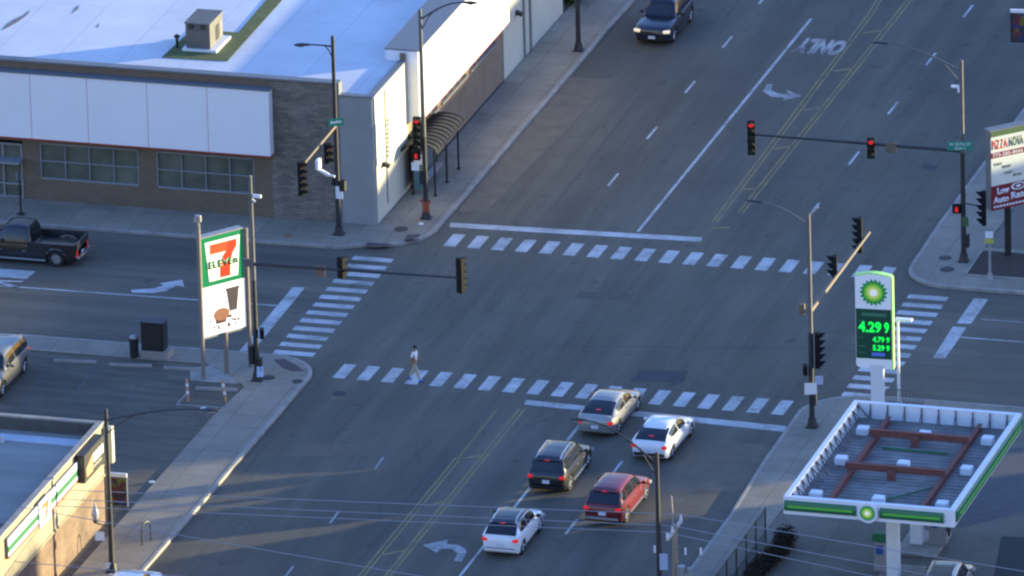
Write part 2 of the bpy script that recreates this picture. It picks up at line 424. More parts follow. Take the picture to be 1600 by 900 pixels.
P = pair((2.92, 26.5), (2.92, 160)) + pair((yl2.x, 25.0), (yl.x, 56))+pair((yl.x, 56), (yl.x-1.0, 70))
for a, c in (((1349, 52), (1380, 47)), ((1304, 111), (1334, 107)), ((1256, 172), (1286, 167)), ((1210, 233), (1238, 228)), ((1160, 296), (1186, 294)), ((1112, 357), (1140, 355))):
    P.append(bar(G(*a), G(*c), .16))
P += pair((.13, -.9), (.2, -60))
for a, c in (((717.5, 717), (750, 712)), ((663, 791), (693, 784)), ((599, 867), (631, 860))): P.append(bar(G(*a), G(*c), .16))
a, c = G(716, 716), G(568, 896); P += pair(a, a+(c-a)*2.2); P.append(bar(G(776, 640), a, .07))
marks('yellow_median_lines', P, m_yel)
def rp(k, pts):
    ox, oy, s_ = k; return gp(*[(ox+x*s_, oy+y*s_) for x, y in pts])
marks('turn_arrow', [rp((440, 560, .3777), [(583, 772), (687, 750), (683, 768), (730, 772), (757, 786), (766, 800), (745, 840), (712, 838), (728, 808), (705, 788), (662, 787), (640, 803)])], m_faint)
marks('turn_arrow', [rp((1160, 0, .4), [(96, 328), (118, 330), (112, 352), (135, 364), (180, 370), (172, 352), (235, 376), (155, 393), (166, 382), (115, 378), (80, 358)])], m_faint)
marks('turn_arrow', [rp((0, 330, .4), [(512, 308), (600, 302), (640, 289), (622, 282), (712, 268), (720, 296), (690, 290), (650, 312), (600, 320), (515, 318)])], m_white)
c = (G(1242, 72)+G(1320, 74))/2
struct(text('road_lettering', 'ONLY', m_faint, None, Matrix.Translation((c.x, c.y, .004)) @ Matrix.Rotation(math.pi, 4, 'Z'), width=2.5, height=2.3, bold=.06, depth=.003))
marks('hatched_marking', [gp((-20, 418), (56, 424), (41, 436), (-20, 432)), gp((-20, 437), (38, 439), (34, 441), (-20, 440)), gp((-20, 438), (-5, 439), (31, 448), (27, 450))], m_white)
marks('lot_line', [bar(G(80, 562, .09), G(30, 640, .09), .09), bar(G(152, 568, .09), G(98, 640, .09), .09), bar(G(238, 575, .09), G(185, 640, .09), .09)], mat('faint_lot_paint', (.088, .087, .086), .9, var=.2), z=.095)
marks('lot_line', [bar(G(276, 632, .09), G(352, 637, .09), .07), bar(G(276, 632, .09), G(291, 616, .09), .07)], m_faint, z=.0955)
# repairs, and toned quads with a shape of their own
marks('asphalt_patch', [gp((1000, 578), (1075, 580), (1068, 598), (985, 596))], m_tar, z=.003)
marks('asphalt_patch', [gp((1460, 268), (1440, 262), (1446, 255), (1466, 260))], m_tar, z=.003)

marks('asphalt_patch', [gp((905, 455), (990, 459), (984, 470), (896, 466))], mat('old_patch', (.088, .077, .056), .9, var=.2), z=.003)
marks('asphalt_patch', [gp((880, 120), (960, 124), (760, 330), (716, 330))], mat('pale_patch', (.132, .108, .078), .9, var=.2, scale=1.2), z=.0025)  # warm sunlight along the kerb lane, painted as a lighter road colour
marks('asphalt_patch', [gp((470, 690), (560, 696), (540, 716), (452, 711))], mat('brown_patch', (.128, .106, .076), .9, var=.2, scale=1.2), z=.003)  # slightly paler, browner quad on the left lanes
marks('asphalt_patch', [gp((1135, 690), (1212, 697), (1160, 770), (1080, 765))], mat('long_patch', (.128, .106, .076), .9, var=.2, scale=1.2), z=.003)  # sunlit stretch of the right lane, put into the colour
marks('sealed_crack', [bar(G(830, 540), G(1290, 545), .06), bar(G(1290, 545), G(1420, 556), .06), bar(G(1040, 700), G(985, 790), .06), bar(G(700, 700), G(560, 880), .05), bar(G(1000, 150), G(860, 330), .05)], m_tar, z=.0035)
# ------------------------------------------------------------------ drains, covers, plates
def cover(px, py, z, r, lab, m=m_iron):
    c = G(px, py, z); b = MB(); b.tube((c.x, c.y, z+.001), (c.x, c.y, z+.02), r, n=20); b.tube((c.x, c.y, z+.018), (c.x, c.y, z+.028), r*.8, n=20)
    o = b.build('manhole_cover', m); origin_to(o, (c.x, c.y, z)); tag(o, lab, 'manhole cover', 'round iron covers in the sidewalks')
cover(627, 358, .13, .33, 'dark round iron cover in the corner sidewalk right of the cream wall corner')
cover(530, 615, 0, .30, 'dark round iron cover in the road below the leftmost stripe of the near crosswalk', m_tar)
cover(1477, 403, .13, .30, 'round iron cover beside the black signal pole, farther of the two')
cover(1480, 421, .13, .34, 'round iron cover near the right corner kerb, nearer of the two')
cover(419, 590, .13, .30, 'round iron cover right beside the sunlit signal pole base near the pylon sign')
cover(465, 596, .13, .26, 'small iron cover near the kerb edge of the sign corner sidewalk')
def plate(pts, lab):
    b = MB(); b.prism([tuple(G(x, y, .13)) for x, y in pts], (0, 0, .012)); o = b.build('tactile_plate', m_tact)
    tag(o, lab, 'tactile paving', 'dark tactile plates at the kerb ramps')
plate([(573, 379), (610, 381), (608, 386), (571, 385)], 'long dark tactile plate at the kerb ramp below the cream corner building')
plate([(636, 367), (657, 366), (652, 377), (630, 378)], 'squarer dark tactile plate right of the long one at the store corner')
plate([(428, 562), (445, 561), (462, 570), (475, 580), (455, 580), (440, 574)], 'curved dark tactile plate on the corner below the left crosswalk')

# ------------------------------------------------------------------ white roof store
SY = 20.75; XE = -13.4
m_stone = brick_mat('grey_split_stone', (.25, .205, .165), (.15, .128, .108), (.12, .105, .09), .42, .14, 'X', .18)
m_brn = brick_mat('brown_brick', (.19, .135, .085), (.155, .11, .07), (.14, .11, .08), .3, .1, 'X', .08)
m_brnE = brick_mat('brown_brick_side', (.27, .19, .12), (.235, .165, .105), (.21, .16, .12), .3, .1, 'Y', .08)  # same brick, lightened to carry the part sun on this wall
m_cream = mat('cream_render', (.55, .52, .41), .85, var=.05, scale=.8)
m_panel = mat('grey_panel', (.27, .275, .27), .8, var=.06, scale=1.2)
m_cap = mat('metal_coping', (.17, .18, .19), .5, metal=.3, var=.1)
m_fas = mat('white_sign_panel', (.78, .78, .79), .45, var=.02, scale=.5)
m_redtrim = mat('red_trim', (.38, .03, .03), .5, var=.05)
m_roof = mat('white_membrane', (.58, .585, .59), .75, var=.13, scale=.22)
t, bb_ = nodes(m_roof); tc = t.nodes.new('ShaderNodeTexCoord')
br = t.nodes.new('ShaderNodeTexBrick'); br.inputs['Scale'].default_value = 1; br.offset = .4
br.inputs['Brick Width'].default_value = 9; br.inputs['Row Height'].default_value = 3.1; br.inputs['Mortar Size'].default_value = .045
br.inputs['Color1'].default_value = (1, 1, 1, 1); br.inputs['Color2'].default_value = (.95, .96, .98, 1); br.inputs['Mortar'].default_value = (.84, .85, .88, 1)
mp_ = t.nodes.new('ShaderNodeMapping'); mp_.inputs['Rotation'].default_value = (0, 0, R(90)); t.links.new(tc.outputs['Object'], mp_.inputs[0]); t.links.new(mp_.outputs[0], br.inputs[0])
old = bb_.inputs['Base Color'].links[0].from_socket
c1 = mixrgb(t, old, br.outputs[0], 1.0, 'MULTIPLY')
st_ = ramp(t, noise(t, tc.outputs['Object'], .5, 6, .75, sc=(1, .35, 1), loc=(4, 2, 0)), .25, .62, .40, 1.0)
t.links.new(mixrgb(t, c1, st_, .8, 'MULTIPLY'), bb_.inputs['Base Color'])
store = thing('store', 'large one storey store with white roof, blank white sign bands and cream corner wall', 'store', (-30, 40, 0))
b = MB()
b.bb((-18.5, SY, 0), (-15.1, SY+.35, 7.08)); b.build('stone_wall', m_stone, store)
b = MB()   # brown wall with window openings left open: four horizontal / vertical pieces
y0, y1 = SY+.02, SY+.35
w1a, w1b, w2a, w2b = -30.09, -25.21, -24.24, -19.42
b.bb((-60, y0, 3.05), (-18.5, y1, 7.08)); b.bb((-31.0, y0, 0), (-18.5, y1, 1.18))
b.bb((-31.0, y0, 1.18), (w1a, y1, 3.05)); b.bb((w1b, y0, 1.18), (w2a, y1, 3.05)); b.bb((w2b, y0, 1.18), (-18.5, y1, 3.05))
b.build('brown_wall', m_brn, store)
b = MB(); b.bb((-60, SY-.06, 7.08), (-15.04, SY+.42, 7.17)); b.bb((-15.3, SY-.05, 6.5), (-15.04, SY+.45, 7.075)); b.build('coping', m_cap, store)
b = MB(); b.bb((-60, y0+.012, 6.3), (-18.51, y0+.0001, 7.07)); b.build('upper_stone', m_stone, store)
b = MB(); b.bb((-15.1, SY+.03, 0), (-13.45, SY+.3, 6.5)); b.build('corner_panel', m_panel, store)
b = MB(); b.bb((-15.03, SY-.02, 6.5), (-13.37, SY+.36, 6.57)); b.bb((-13.75, SY+.36, 6.5), (-13.37, 26.1, 6.57)); b.build('corner_coping', m_cap, store)
b = MB(); b.bb((XE-.3, SY+.3, 0), (XE-.001, 26.2, 6.5)); b.build('cream_wall', m_cream, store)
b = MB(); b.bb((XE-.3, 42.2, 0), (XE+.02, 52.5, 6.5)); b.bb((XE-.301, 52.2, 0), (-60, 52.5, 6.5)); b.build('cream_wall', m_cream, store)
b = MB(); b.bb((XE-.3, 26.2, 0), (XE-.03, 42.2, 2.42)); b.bb((XE-.3, 26.2, 3.28), (XE-.03, 42.2, 6.9)); 
segs = [(26.2, 26.9), (31.1, 31.7), (35.9, 36.5), (40.9, 42.2)]
for a, c in segs: b.bb((XE-.3, a, 2.42), (XE-.03, c, 3.28))
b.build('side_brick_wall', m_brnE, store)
m_pane = mat('store_glass', (.115, .12, .09), .25, var=.45, scale=.5, spec=.6)
m_mull = mat('window_frame_grey', (.27, .28, .29), .5, metal=.2, var=.05)
def window(x0, x1, n, z0=1.2, z1=3.04):
    f = MB(); yy = SY-.01
    f.bb((x0, yy, z0), (x1, yy+.12, z0+.08)); f.bb((x0, yy, z1-.06), (x1, yy+.12, z1))
    f.bb((x0, yy+.01, (z0+z1)/2-.02), (x1, yy+.09, (z0+z1)/2+.03))
    for i in range(n+1):
        x = x0+(x1-x0)*i/n; f.bb((x-.02, yy+.004, z0+.08), (x+.02, yy+.11, z1-.06))
    o = f.build('window', m_mull, store)
    g = MB(); g.bb((x0, yy+.14, z0), (x1, yy+.16, z1)); g.build('pane', m_pane, o)
window(w1a, w1b, 4); window(w2a, w2b, 4)
# interior seen as dim warm shelves just behind the glass
for a, c in ((26.9, 31.1), (31.7, 35.9), (36.5, 40.9)):
    f = MB(); xx = XE-.02
    f.bb((xx-.1, a, 2.42), (xx+.10, c, 2.50)); f.bb((xx-.1, a, 3.2), (xx, c, 3.28))
    for i in range(5): y = a+(c-a)*i/4; f.bb((xx-.09, y-.03, 2.5), (xx-.01, y+.03, 3.2))
    o = f.build('window', m_mull, store); g = MB(); g.bb((xx-.16, a, 2.44), (xx-.14, c, 3.26)); g.build('pane', m_pane, o)
# door at the left edge
d = MB(); 
for x in (-31.06, -32.0, -33.0): d.bb((x-.04, SY-.02, .13), (x+.04, SY+.1, 2.9))
for z in (.2, .85, 2.15, 2.86): d.bb((-33.0, SY-.01, z-.04), (-31.06, SY+.09, z+.04))
d.bb((-33.2, SY-.75, 2.1), (-30.95, SY-.03, 2.2)); dr = d.build('door', m_mull, store)
g = MB(); g.bb((-33, SY+.11, .13), (-31.02, SY+.13, 2.9)); g.build('pane', m_pane, dr)
b = MB(); b.bb((-60, y0, 0), (-33.05, y1, 3.05)); b.build('brown_wall', m_brn, store)
# sign bands
fz0, fz1 = 3.42, 6.68
b = MB(); xs = [-60, -56, -52, -48, -44.3, -40.5, -36.8, -33.1, -30.3, -27.45, -24.45, -21.45, -18.37]
for i in range(len(xs)-1): b.bb((xs[i]+.012, 20.2, fz0), (xs[i+1]-.012, SY+.01, fz1))
sb = b.build('front_sign_band', m_fas, store)
b = MB(); b.bb((-60, 20.23, fz0-.08), (-18.4, SY, fz0-.002)); b.bb((-60, 20.215, fz0), (-18.40, 20.22, fz1)); b.build('red_trim', m_redtrim, sb)
b = MB(); b.bb((-60, 20.16, fz1), (-18.33, SY, fz1+.05)); b.build('band_flashing', m_cap, sb)
b = MB(); ys = [26.4+i*(41.35-26.4)/5 for i in range(6)]
for i in range(5): b.bb((XE-.02, ys[i]+.01, 3.45), (-12.8, ys[i+1]-.01, 7.0))
sb2 = b.build('side_sign_band', m_fas, store)
b = MB(); b.bb((XE, 26.45, 3.36), (-12.83, 41.3, 3.448)); b.build('red_trim', m_redtrim, sb2)
b = MB(); b.bb((-14.5, 26.3, 7.0), (-12.76, 41.4, 7.07)); b.build('band_coping', m_cap, sb2)
b = MB(); b.bb((-14.45, 26.34, 6.46), (-14.37, 41.35, 6.99)); b.bb((-14.36, 26.34, 6.46), (XE-.31, 26.42, 6.995)); b.build('band_back', m_fas, sb2)
b = MB(); b.bb((XE-.30, 26.28, 3.42), (-12.82, 26.38, 6.995)); b.build('end_panel', m_fas, sb2)
b = MB(); b.bb((-60, SY+.36, 6.3), (XE-.3, 52.2, 6.46)); b.build('roof', m_roof, store)
m_olive = mat('olive_membrane', (.10, .115, .035), .9, var=.3, scale=2)
b = MB(); b.prism([tuple(G(x, y, 6.47)) for x, y in [(252, 90), (355, 96), (452, -12), (426, -12), (372, 51), (300, 46)]], (0, 0, .012)); b.build('walkway_membrane', m_olive, store)
m_stain = mat('roof_grime', (.16, .15, .145), .9, var=.3)
for pts in ([(2, 48), (10, 38), (22, 30), (36, 24), (47, 16), (44, 22), (30, 33), (16, 41)], [(112, 22), (118, 12), (124, 8), (122, 14)], [(150, 42), (156, 36), (153, 43)]):
    b = MB(); b.prism([tuple(G(x, y, 6.462)) for x, y in pts], (0, 0, .006)); b.build('roof_stain', m_stain, store)
# vertical script on the cream wall, unreadable from here
b = MB()
zz = HX(600, 192, XE).z
for i in range(9):
    z = zz-.05-i*.22; yy = 23.0-.01*i; s_ = .11+.04*math.sin(i*2.3)
    b.bb((XE, yy-s_, z-.07), (XE+.03, yy-s_+.05, z+.07)); b.bb((XE, yy-s_, z-.02), (XE+.03, yy+s_, z+.03)); b.bb((XE, yy+s_-.06, z-.06), (XE+.03, yy+s_, z+.05))
b.build('wall_lettering', m_txtk, store)
def wall_lamp(px, py, X=XE):
    p = HX(px, py, X); b = MB(); b.bb((p.x, p.y-.09, p.z-.14), (p.x+.08, p.y+.09, p.z+.10)); b.prism([(p.x+.08, p.y-.12, p.z+.08), (p.x+.38, p.y-.12, p.z-.02), (p.x+.30, p.y-.12, p.z-.18), (p.x+.08, p.y-.12, p.z-.10)], (0, .24, 0))
    b.build('wall_lamp', m_dk, store)
wall_lamp(638, 212); wall_lamp(598, 256); wall_lamp(806, 19, XE+.02)
b = MB()
for px in (818, 828): p = HX(px, 40, XE+.03); b.tube((p.x+.05, p.y, .1), (p.x+.05, p.y, 6.4), .06)
b.tube((XE+.03, 22.6, .6), (XE+.03, 22.6, 6.3), .03); b.build('downpipe', m_panel, store)
# rooftop unit
m_hv = mat('unit_casing', (.115, .11, .10), .6, var=.12, scale=2)
h0 = G(289, 79, 6.46); hv = thing('rooftop_unit', 'tan boxy air handling unit on the white store roof', 'air conditioner', (h0.x+.7, h0.y+1.0, 6.46))
b = MB(); b.bb((h0.x-.1, h0.y-.12, 6.46), (h0.x+1.62, h0.y+2.15, 6.60)); b.build('base_curb', m_wht, hv)
b = MB(); b.bb((h0.x+.06, h0.y, 6.6), (h0.x+1.28, h0.y+2.0, 7.85), bev=.02); b.bb((h0.x+.02, h0.y-.06, 7.85), (h0.x+1.32, h0.y+2.05, 7.9)); b.build('casing', m_hv, hv)
for k in range(2): b = MB(); b.tube((h0.x+.36+.6*k, h0.y-.12, 7.72), (h0.x+.36+.6*k, h0.y-.005, 7.72), .13, n=14); b.build('fan_grille', m_dk, hv)
b = MB(); b.bb((h0.x+1.283, h0.y+.9, 6.75), (h0.x+1.30, h0.y+1.35, 7.5)); b.build('service_opening', m_dk, hv)
b = MB()
for k in range(6): b.bb((h0.x+1.28, h0.y+1.5, 6.8+.13*k), (h0.x+1.31, h0.y+1.85, 6.87+.13*k))
b.build('louvre', m_galv, hv)
c = G(277, 74, 6.46); b = MB(); b.tube((c.x, c.y, 6.46), (c.x, c.y, 7.0), .07); b.ball((c.x, c.y, 7.02), .15, (1, 1, .7)); b.tube((c.x, c.y, 6.46), (c.x, c.y, 6.5), .16)
o = b.build('roof_vent', m_dk); origin_to(o, (c.x, c.y, 6.46)); tag(o, 'short black vent pipe left of the rooftop unit', 'vent')

# ------------------------------------------------------------------ convenience store, lower left
CX, CY, CH = -13.9, -18.6, 4.85
m_tan = brick_mat('tan_brick', (.34, .29, .19), (.29, .245, .16), (.28, .25, .18), .3, .1, 'Y', .12)
m_redb = brick_mat('worn_red_brick', (.19, .115, .075), (.145, .09, .06), (.19, .145, .105), .3, .1, 'Y', .25)
m_croof = mat('grey_roofing', (.235, .23, .20), .85, var=.22, scale=.6, stretch=(.15, 1, 1))
cs = thing('corner_shop', 'low brick corner shop with grey roof and long striped sign band', 'shop', (CX-8, CY-10, 0))
b = MB(); b.bb((CX-.22, -50, 2.35), (CX, CY, CH-.08)); b.bb((-45, CY-.2, 0), (CX-.222, CY, CH-.08)); b.build('upper_wall', m_tan, cs)
b = MB(); b.bb((CX-.22, -50, 0), (CX-.02, CY, 2.348)); b.build('lower_wall', m_redb, cs)
b = MB(); b.bb((CX-.02, -50, 2.3), (CX+.05, CY+.01, 2.38)); b.bb((CX-.55, CY-.01, 0.0), (CX+.03, CY+.03, CH-.09)); b.build('brick_trim', m_tan, cs)
b = MB(); b.bb((CX-.25, -50, CH-.08), (CX+.04, CY+.05, CH)); b.bb((-45, CY-.22, CH-.08), (CX-.252, CY+.05, CH)); b.build('parapet_coping', m_kerb, cs)
b = MB(); b.bb((-45, -50, 4.1), (CX-.26, CY-.24, 4.2)); cr = b.build('roof', m_croof, cs)
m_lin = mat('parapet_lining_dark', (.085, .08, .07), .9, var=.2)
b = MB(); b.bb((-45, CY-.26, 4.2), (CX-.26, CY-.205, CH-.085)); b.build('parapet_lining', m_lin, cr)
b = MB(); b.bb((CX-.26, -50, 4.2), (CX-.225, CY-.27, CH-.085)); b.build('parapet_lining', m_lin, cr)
b = MB(); b.bb((-45, CY-1.6, 4.2), (CX-.27, CY-.85, 4.24)); b.bb((CX-4.2, CY-1.9, 4.2), (CX-4.0, CY-1.7, 4.5)); b.build('roof_flashing', mat('pale_flashing', (.45, .48, .52), .6, var=.1), cr)
b = MB(); c = HX(0, 800, CX-3); b.bb((CX-2.6, -33.5, 4.2), (CX-.5, -30.6, 4.55)); b.build('roof_hatch', m_dk, cr)
# striped fascia sign on the wall
sa, sb_ = HX(8, 850, CX+.02), HX(121, 730, CX+.02)
zlo, zhi = HX(121, 748, CX+.02).z, HX(121, 716, CX+.02).z
YA, YB = sa.y, HX(121, 735, CX+.02).y
stripes = [(.00, .12, m_redtrim), (.12, .30, m_wht), (.30, .62, mat('shop_green', (.005, .13, .05), .5, var=.05)), (.62, 1.0, m_wht)]
b = MB(); b.bb((CX, YA, zlo), (CX+.12, YB, zhi)); sg = b.build('fascia_sign', m_cap, cs)
for a, c, mm in stripes:
    b = MB(); b.bb((CX+.12, YA+.03, zlo+(zhi-zlo)*a), (CX+.15, YB, zlo+(zhi-zlo)*c)); b.build('sign_stripe', mm, sg)
ym = HX(66, 790, CX+.1).y
m_org = mat('sign_orange_red', (.75, .12, .03), .5, var=.05)
b = MB(); b.bb((CX+.14, ym-.75, zlo-.15), (CX+.24, ym+.75, zhi+.1), bev=.02); lg = b.build('logo_panel', m_wht, cs)
b = MB(); Q = frame((CX+.245, ym, (zlo+zhi)/2), (0, 1, 0)); b.prism([(-.45, .38, 0), (.45, .38, 0), (.45, .18, 0), (.12, -.42, 0), (-.14, -.42, 0), (.12, .16, 0), (-.45, .16, 0)], (0, 0, .015), Mx=Q); b.build('numeral', m_org, lg)
# black coffee sign
ya, yb = HX(124, 742, CX+.2).y, HX(155, 705, CX+.2).y
z0_, z1_ = zlo-.12, zhi+.25
b = MB(); b.bb((CX, ya, z0_), (CX+.45, yb, z1_), bev=.02); bk = b.build('black_sign_box', m_dk, cs)
Q = frame((CX+.455, (ya+yb)/2, (z0_+z1_)/2), (0, 1, 0)); wdt = yb-ya
b = MB(); [(b.bb((wdt*(-.06+.13*k), -.10, 0), (wdt*(.03+.13*k), .32, .012), Mx=Q), b.bb((wdt*(-.03+.13*k), .03, .012), (wdt*(.0+.13*k), .16, .016), Mx=Q, mi=1)) for k in range(4)]; b.build('sign_lettering', [m_txtw, m_dk], bk)
b = MB(); [b.bb((wdt*(-.08+.07*k), -.36, 0), (wdt*(-.03+.07*k), -.20-.03*(k % 2), .01), Mx=Q) for k in range(6)]; b.build('small_lettering', m_galv, bk)
b = MB(); b.prism([(-wdt*.42, -.42, 0), (-wdt*.12, -.42, 0), (-wdt*.10, .38, 0), (-wdt*.30, .15, 0), (-wdt*.44, .0, 0)], (0, 0, .02), Mx=Q); b.build('orange_emblem', mat('sign_orange', (.55, .25, .12), .5, var=.1), bk)
# blade sign on the corner
c = HY(170, 700, CY+.1)
b = MB(); b.bb((CX+.03, CY-.05, 2.9), (CX+.42, CY+.25, 4.6), bev=.02); b.build('blade_sign', mat('cream_plastic', (.66, .62, .45), .5, var=.04), cs)
b = MB(); b.bb((CX+.04, CY+.02, .1), (CX+.14, CY+.10, 2.75)); b.build('corner_post', m_wht, cs)

# poster stand behind the shop corner
c = G(186, 792, .09); pz = thing('poster_board', 'freestanding framed poster board with dark red and blue print beside the shop corner', 'poster', tuple(c))
Q = frame((c.x, c.y, 0), (1, .02, 0)); hgt = Z(c.x, c.y, 739)
b = MB(); b.bb((-.42, .12, -.04), (.42, hgt-.18, .03), Mx=Q); b.bb((-.38, 0, -.03), (-.32, .15, .02), Mx=Q); b.bb((.32, 0, -.03), (.38, .15, .02), Mx=Q); b.build('frame', m_cap, pz)
b = MB(); b.bb((-.42, hgt-.18, -.05), (.42, hgt, .04), Mx=Q); b.build('header', m_wht, pz)
def poster_mat(name):
    m = mat(name, (.05, .02, .03), .5, var=0); t, bs = nodes(m); tc = t.nodes.new('ShaderNodeTexCoord')
    vo = t.nodes.new('ShaderNodeTexVoronoi'); vo.inputs['Scale'].default_value = 4.5; t.links.new(tc.outputs['Object'], vo.inputs['Vector'])
    hs = t.nodes.new('ShaderNodeSeparateColor'); t.links.new(vo.outputs['Color'], hs.inputs[0])
    a = ramp(t, hs.outputs[0], .45, (.03, .025, .04), .62, (.13, .018, .025)); c2 = mixrgb(t, a, (.015, .03, .13), ramp(t, hs.outputs[1], .72, 0, .78, 1)); c3 = mixrgb(t, c2, (.12, .12, .02), ramp(t, hs.outputs[2], .82, 0, .88, 1))
    t.links.new(c3, bs.inputs['Base Color']); return m
m_poster = poster_mat('printed_poster')
b = MB(); b.bb((-.36, .2, .03), (.36, hgt-.24, .045), Mx=Q); b.build('poster', m_poster, pz)

# ------------------------------------------------------------------ poles
def lamp_head(parent, p, dr, L_=.75):
    p = Vector(p); d = Vector(dr).normalized(); Q = frame(p, d, (0, 0, 1))
    b = MB(); rings = []
    for k, (x, wd, ht) in enumerate([(-.05, .05, .05), (.12, .10, .08), (.35, .15, .10), (L_*.8, .14, .08), (L_, .05, .03)]):
        rings.append([(x, math.sin(a)*ht*(1 if math.sin(a) > 0 else .6), math.cos(a)*wd) for a in [i*math.pi/4 for i in range(8)]])
    b.loft(rings, Mx=Q); h = b.build('lamp_head', m_pole, parent, smooth=True)
    b = MB(); b.ball((.42, -.055, 0), .11, (1.5, .45, 1), Mx=Q); b.build('lamp_lens', m_cover, h, smooth=True)
def signal(parent, c, face, n=3, lit=None, size=.335, side_plate=False):
    """c = centre of the head, face = direction the lenses look"""
    f = Vector(face).normalized(); x = Vector((0, 0, 1)).cross(f); Q = frame(c, x)   # local z = f
    H_ = n*size
    b = MB(); b.bb((-.18, -H_/2, -.12), (.18, H_/2, .10), Mx=Q, bev=.02); hd = b.build('traffic_signal', m_sig, parent)
    cols = [m_red_off, m_amb, m_grn_off, m_amb, m_grn_off]
    for i in range(n):
        y = H_/2-size*(i+.5)
        b = MB(); b.tube((0, y, .095), (0, y, .115), .125, n=16, Mx=Q); b.build('lens', m_red_on if lit == i else cols[i], hd)
        b = MB()
        prev = None; a0 = -.35; ang = [a0+(math.pi-2*a0)*k/8 for k in range(9)]
        for r_ in (.14, .15): pass
        for k in range(8):
            q = [(.145*math.cos(ang[j]), y+.145*math.sin(ang[j])) for j in (k, k+1)]
            ln = .10+.16*max(0, math.sin((ang[k]+ang[k+1])/2))
            b.prism([(q[0][0], q[0][1], .1), (q[1][0], q[1][1], .1), (q[1][0], q[1][1], .1+ln), (q[0][0], q[0][1], .1+ln)], (q[0][0]*.05, (q[0][1]-y)*.05, 0), Mx=Q)
        b.build('visor', m_sig, hd)
    return hd
def ped_signal(parent, c, face, lit=True):
    f = Vector(face).normalized(); Q = frame(c, Vector((0, 0, 1)).cross(f))
    b = MB(); b.bb((-.2, -.22, -.1), (.2, .22, .1), Mx=Q, bev=.02); h = b.build('pedestrian_signal', m_sig, parent)
    b = MB()
    b.bb((-.07, -.12, .1), (.07, .02, .112), Mx=Q)
    for k in range(4): b.bb((-.07+.037*k, .03, .1), (-.045+.037*k, .12, .112), Mx=Q)
    b.build('hand_symbol', m_red_on if lit else m_red_off, h)
def flatsign(parent, c, face, w_, h_, m, name='sign_plate', t_=.02):
    f = Vector(face).normalized(); Q = frame(c, Vector((0, 0, 1)).cross(f))
    b = MB(); b.bb((-w_/2, -h_/2, -t_), (w_/2, h_/2, 0), Mx=Q); return b.build(name, m, parent), Q
CAMDIR = Vector((math.sin(YAW), -math.cos(YAW), 0))
def lamp_arm(root, x, y, ztop, head, rise, m=m_pole, truss=True, r=.045):
    hx, hy, hz = head; pts = []
    for k in range(9):
        s_ = k/8; pts.append((x+(hx-x)*s_, y+(hy-y)*s_, ztop-.5 + (hz-ztop+.5)*math.sin(s_*math.pi/2)))
    b = MB(); b.path(pts, r, r*.8, 8, Mx=None)
    if truss:
        p2 = [(x+(hx-x)*s_*.42, y+(hy-y)*s_*.42, ztop-1.15+(pts[3][2]-ztop+1.15)*math.sin(s_*math.pi/2)) for s_ in [0, .25, .5, .75, 1]]
        b.path(p2, r*.6, None, 6)
    a = b.build('lamp_arm', m, root, smooth=True)
    lamp_head(root, (hx, hy, hz), Vector((hx-x, hy-y, 0)))

def polemesh(root, x, y, H_, lower, upper, zs=None, r=.13, r2=.085):
    zs = zs or H_*.55
    rs = r+(r2-r)*zs/H_
    b = MB(); b.tube((x, y, .13), (x, y, zs), r, rs, 14); b.build('pole', lower, root, smooth=True)
    b = MB(); b.tube((x, y, zs), (x, y, H_), rs, r2, 14); b.ball((x, y, H_), r2, (1, 1, .5)); b.build('upper_pole', upper, root, smooth=True)
    b = MB(); b.tube((x, y, .1), (x, y, .55), r*1.9, r*1.35, 12); b.box((x, y, .14), (.5, .5, .06)); b.build('pole_base', lower, root, smooth=True)

# --- north-west corner: pole left of the cream wall
x, y = -14.78, 19.2; H_ = Z(x, y, 57)
nw = thing('signal_pole', 'lamp and signal pole before the grey panel wall', 'traffic light', (x, y, .13))
polemesh(nw, x, y, H_, m_pole, m_pole)
lamp_arm(nw, x, y, H_, (HY(484, 70, y-.3)), .4)
b = MB(); az = 5.55; e = G(474, 262, az); b.path([(x, y, az), (e.x, e.y, az+.15)], .07, .045, 8); b.build('mast_arm', m_arm, nw, smooth=True)
yy = 13.6; c = G(472, 279, 5.0); signal(nw, (c.x, c.y, 5.0), (.8, -.6, 0), 5)
c = G(513, 240, 5.2); signal(nw, (c.x, c.y, 5.2), (.8, -.6, 0), 3)
c = HY(525, 191, 18.6); p_, Q = flatsign(nw, c, (.55, -.85, 0), .75, .38, m_green_sign, 'street_sign')
b = MB(); [b.bb((-.26+.09*k, -.05, 0), (-.20+.09*k, .05+.03*(k % 3 == 0), .006), Mx=Q) for k in range(6)]; b.build('sign_lettering', m_txtw, p_)
c = HY(530, 301, y-.15); flatsign(nw, c, (.1, -1, 0), .34, .62, m_wht)
b = MB(); b.bb((x+.1, y-.15, 2.35), (x+.4, y+.15, 2.85)); b.bb((x-.25, y-.12, 2.6), (x-.12, y+.1, 2.9)); b.build('junction_box', m_dk, nw)
c = G(497, 255, 5.3); b = MB(); b.bb((c.x-.09, c.y-.2, 5.0), (c.x+.09, c.y+.25, 5.5), bev=.03); b.tube((c.x, c.y, 5.0), (c.x+.5, c.y, 4.75), .09); b.tube((c.x+.5, c.y, 4.75), (c.x+.8, c.y, 4.7), .06); b.build('traffic_camera', m_wht, nw)

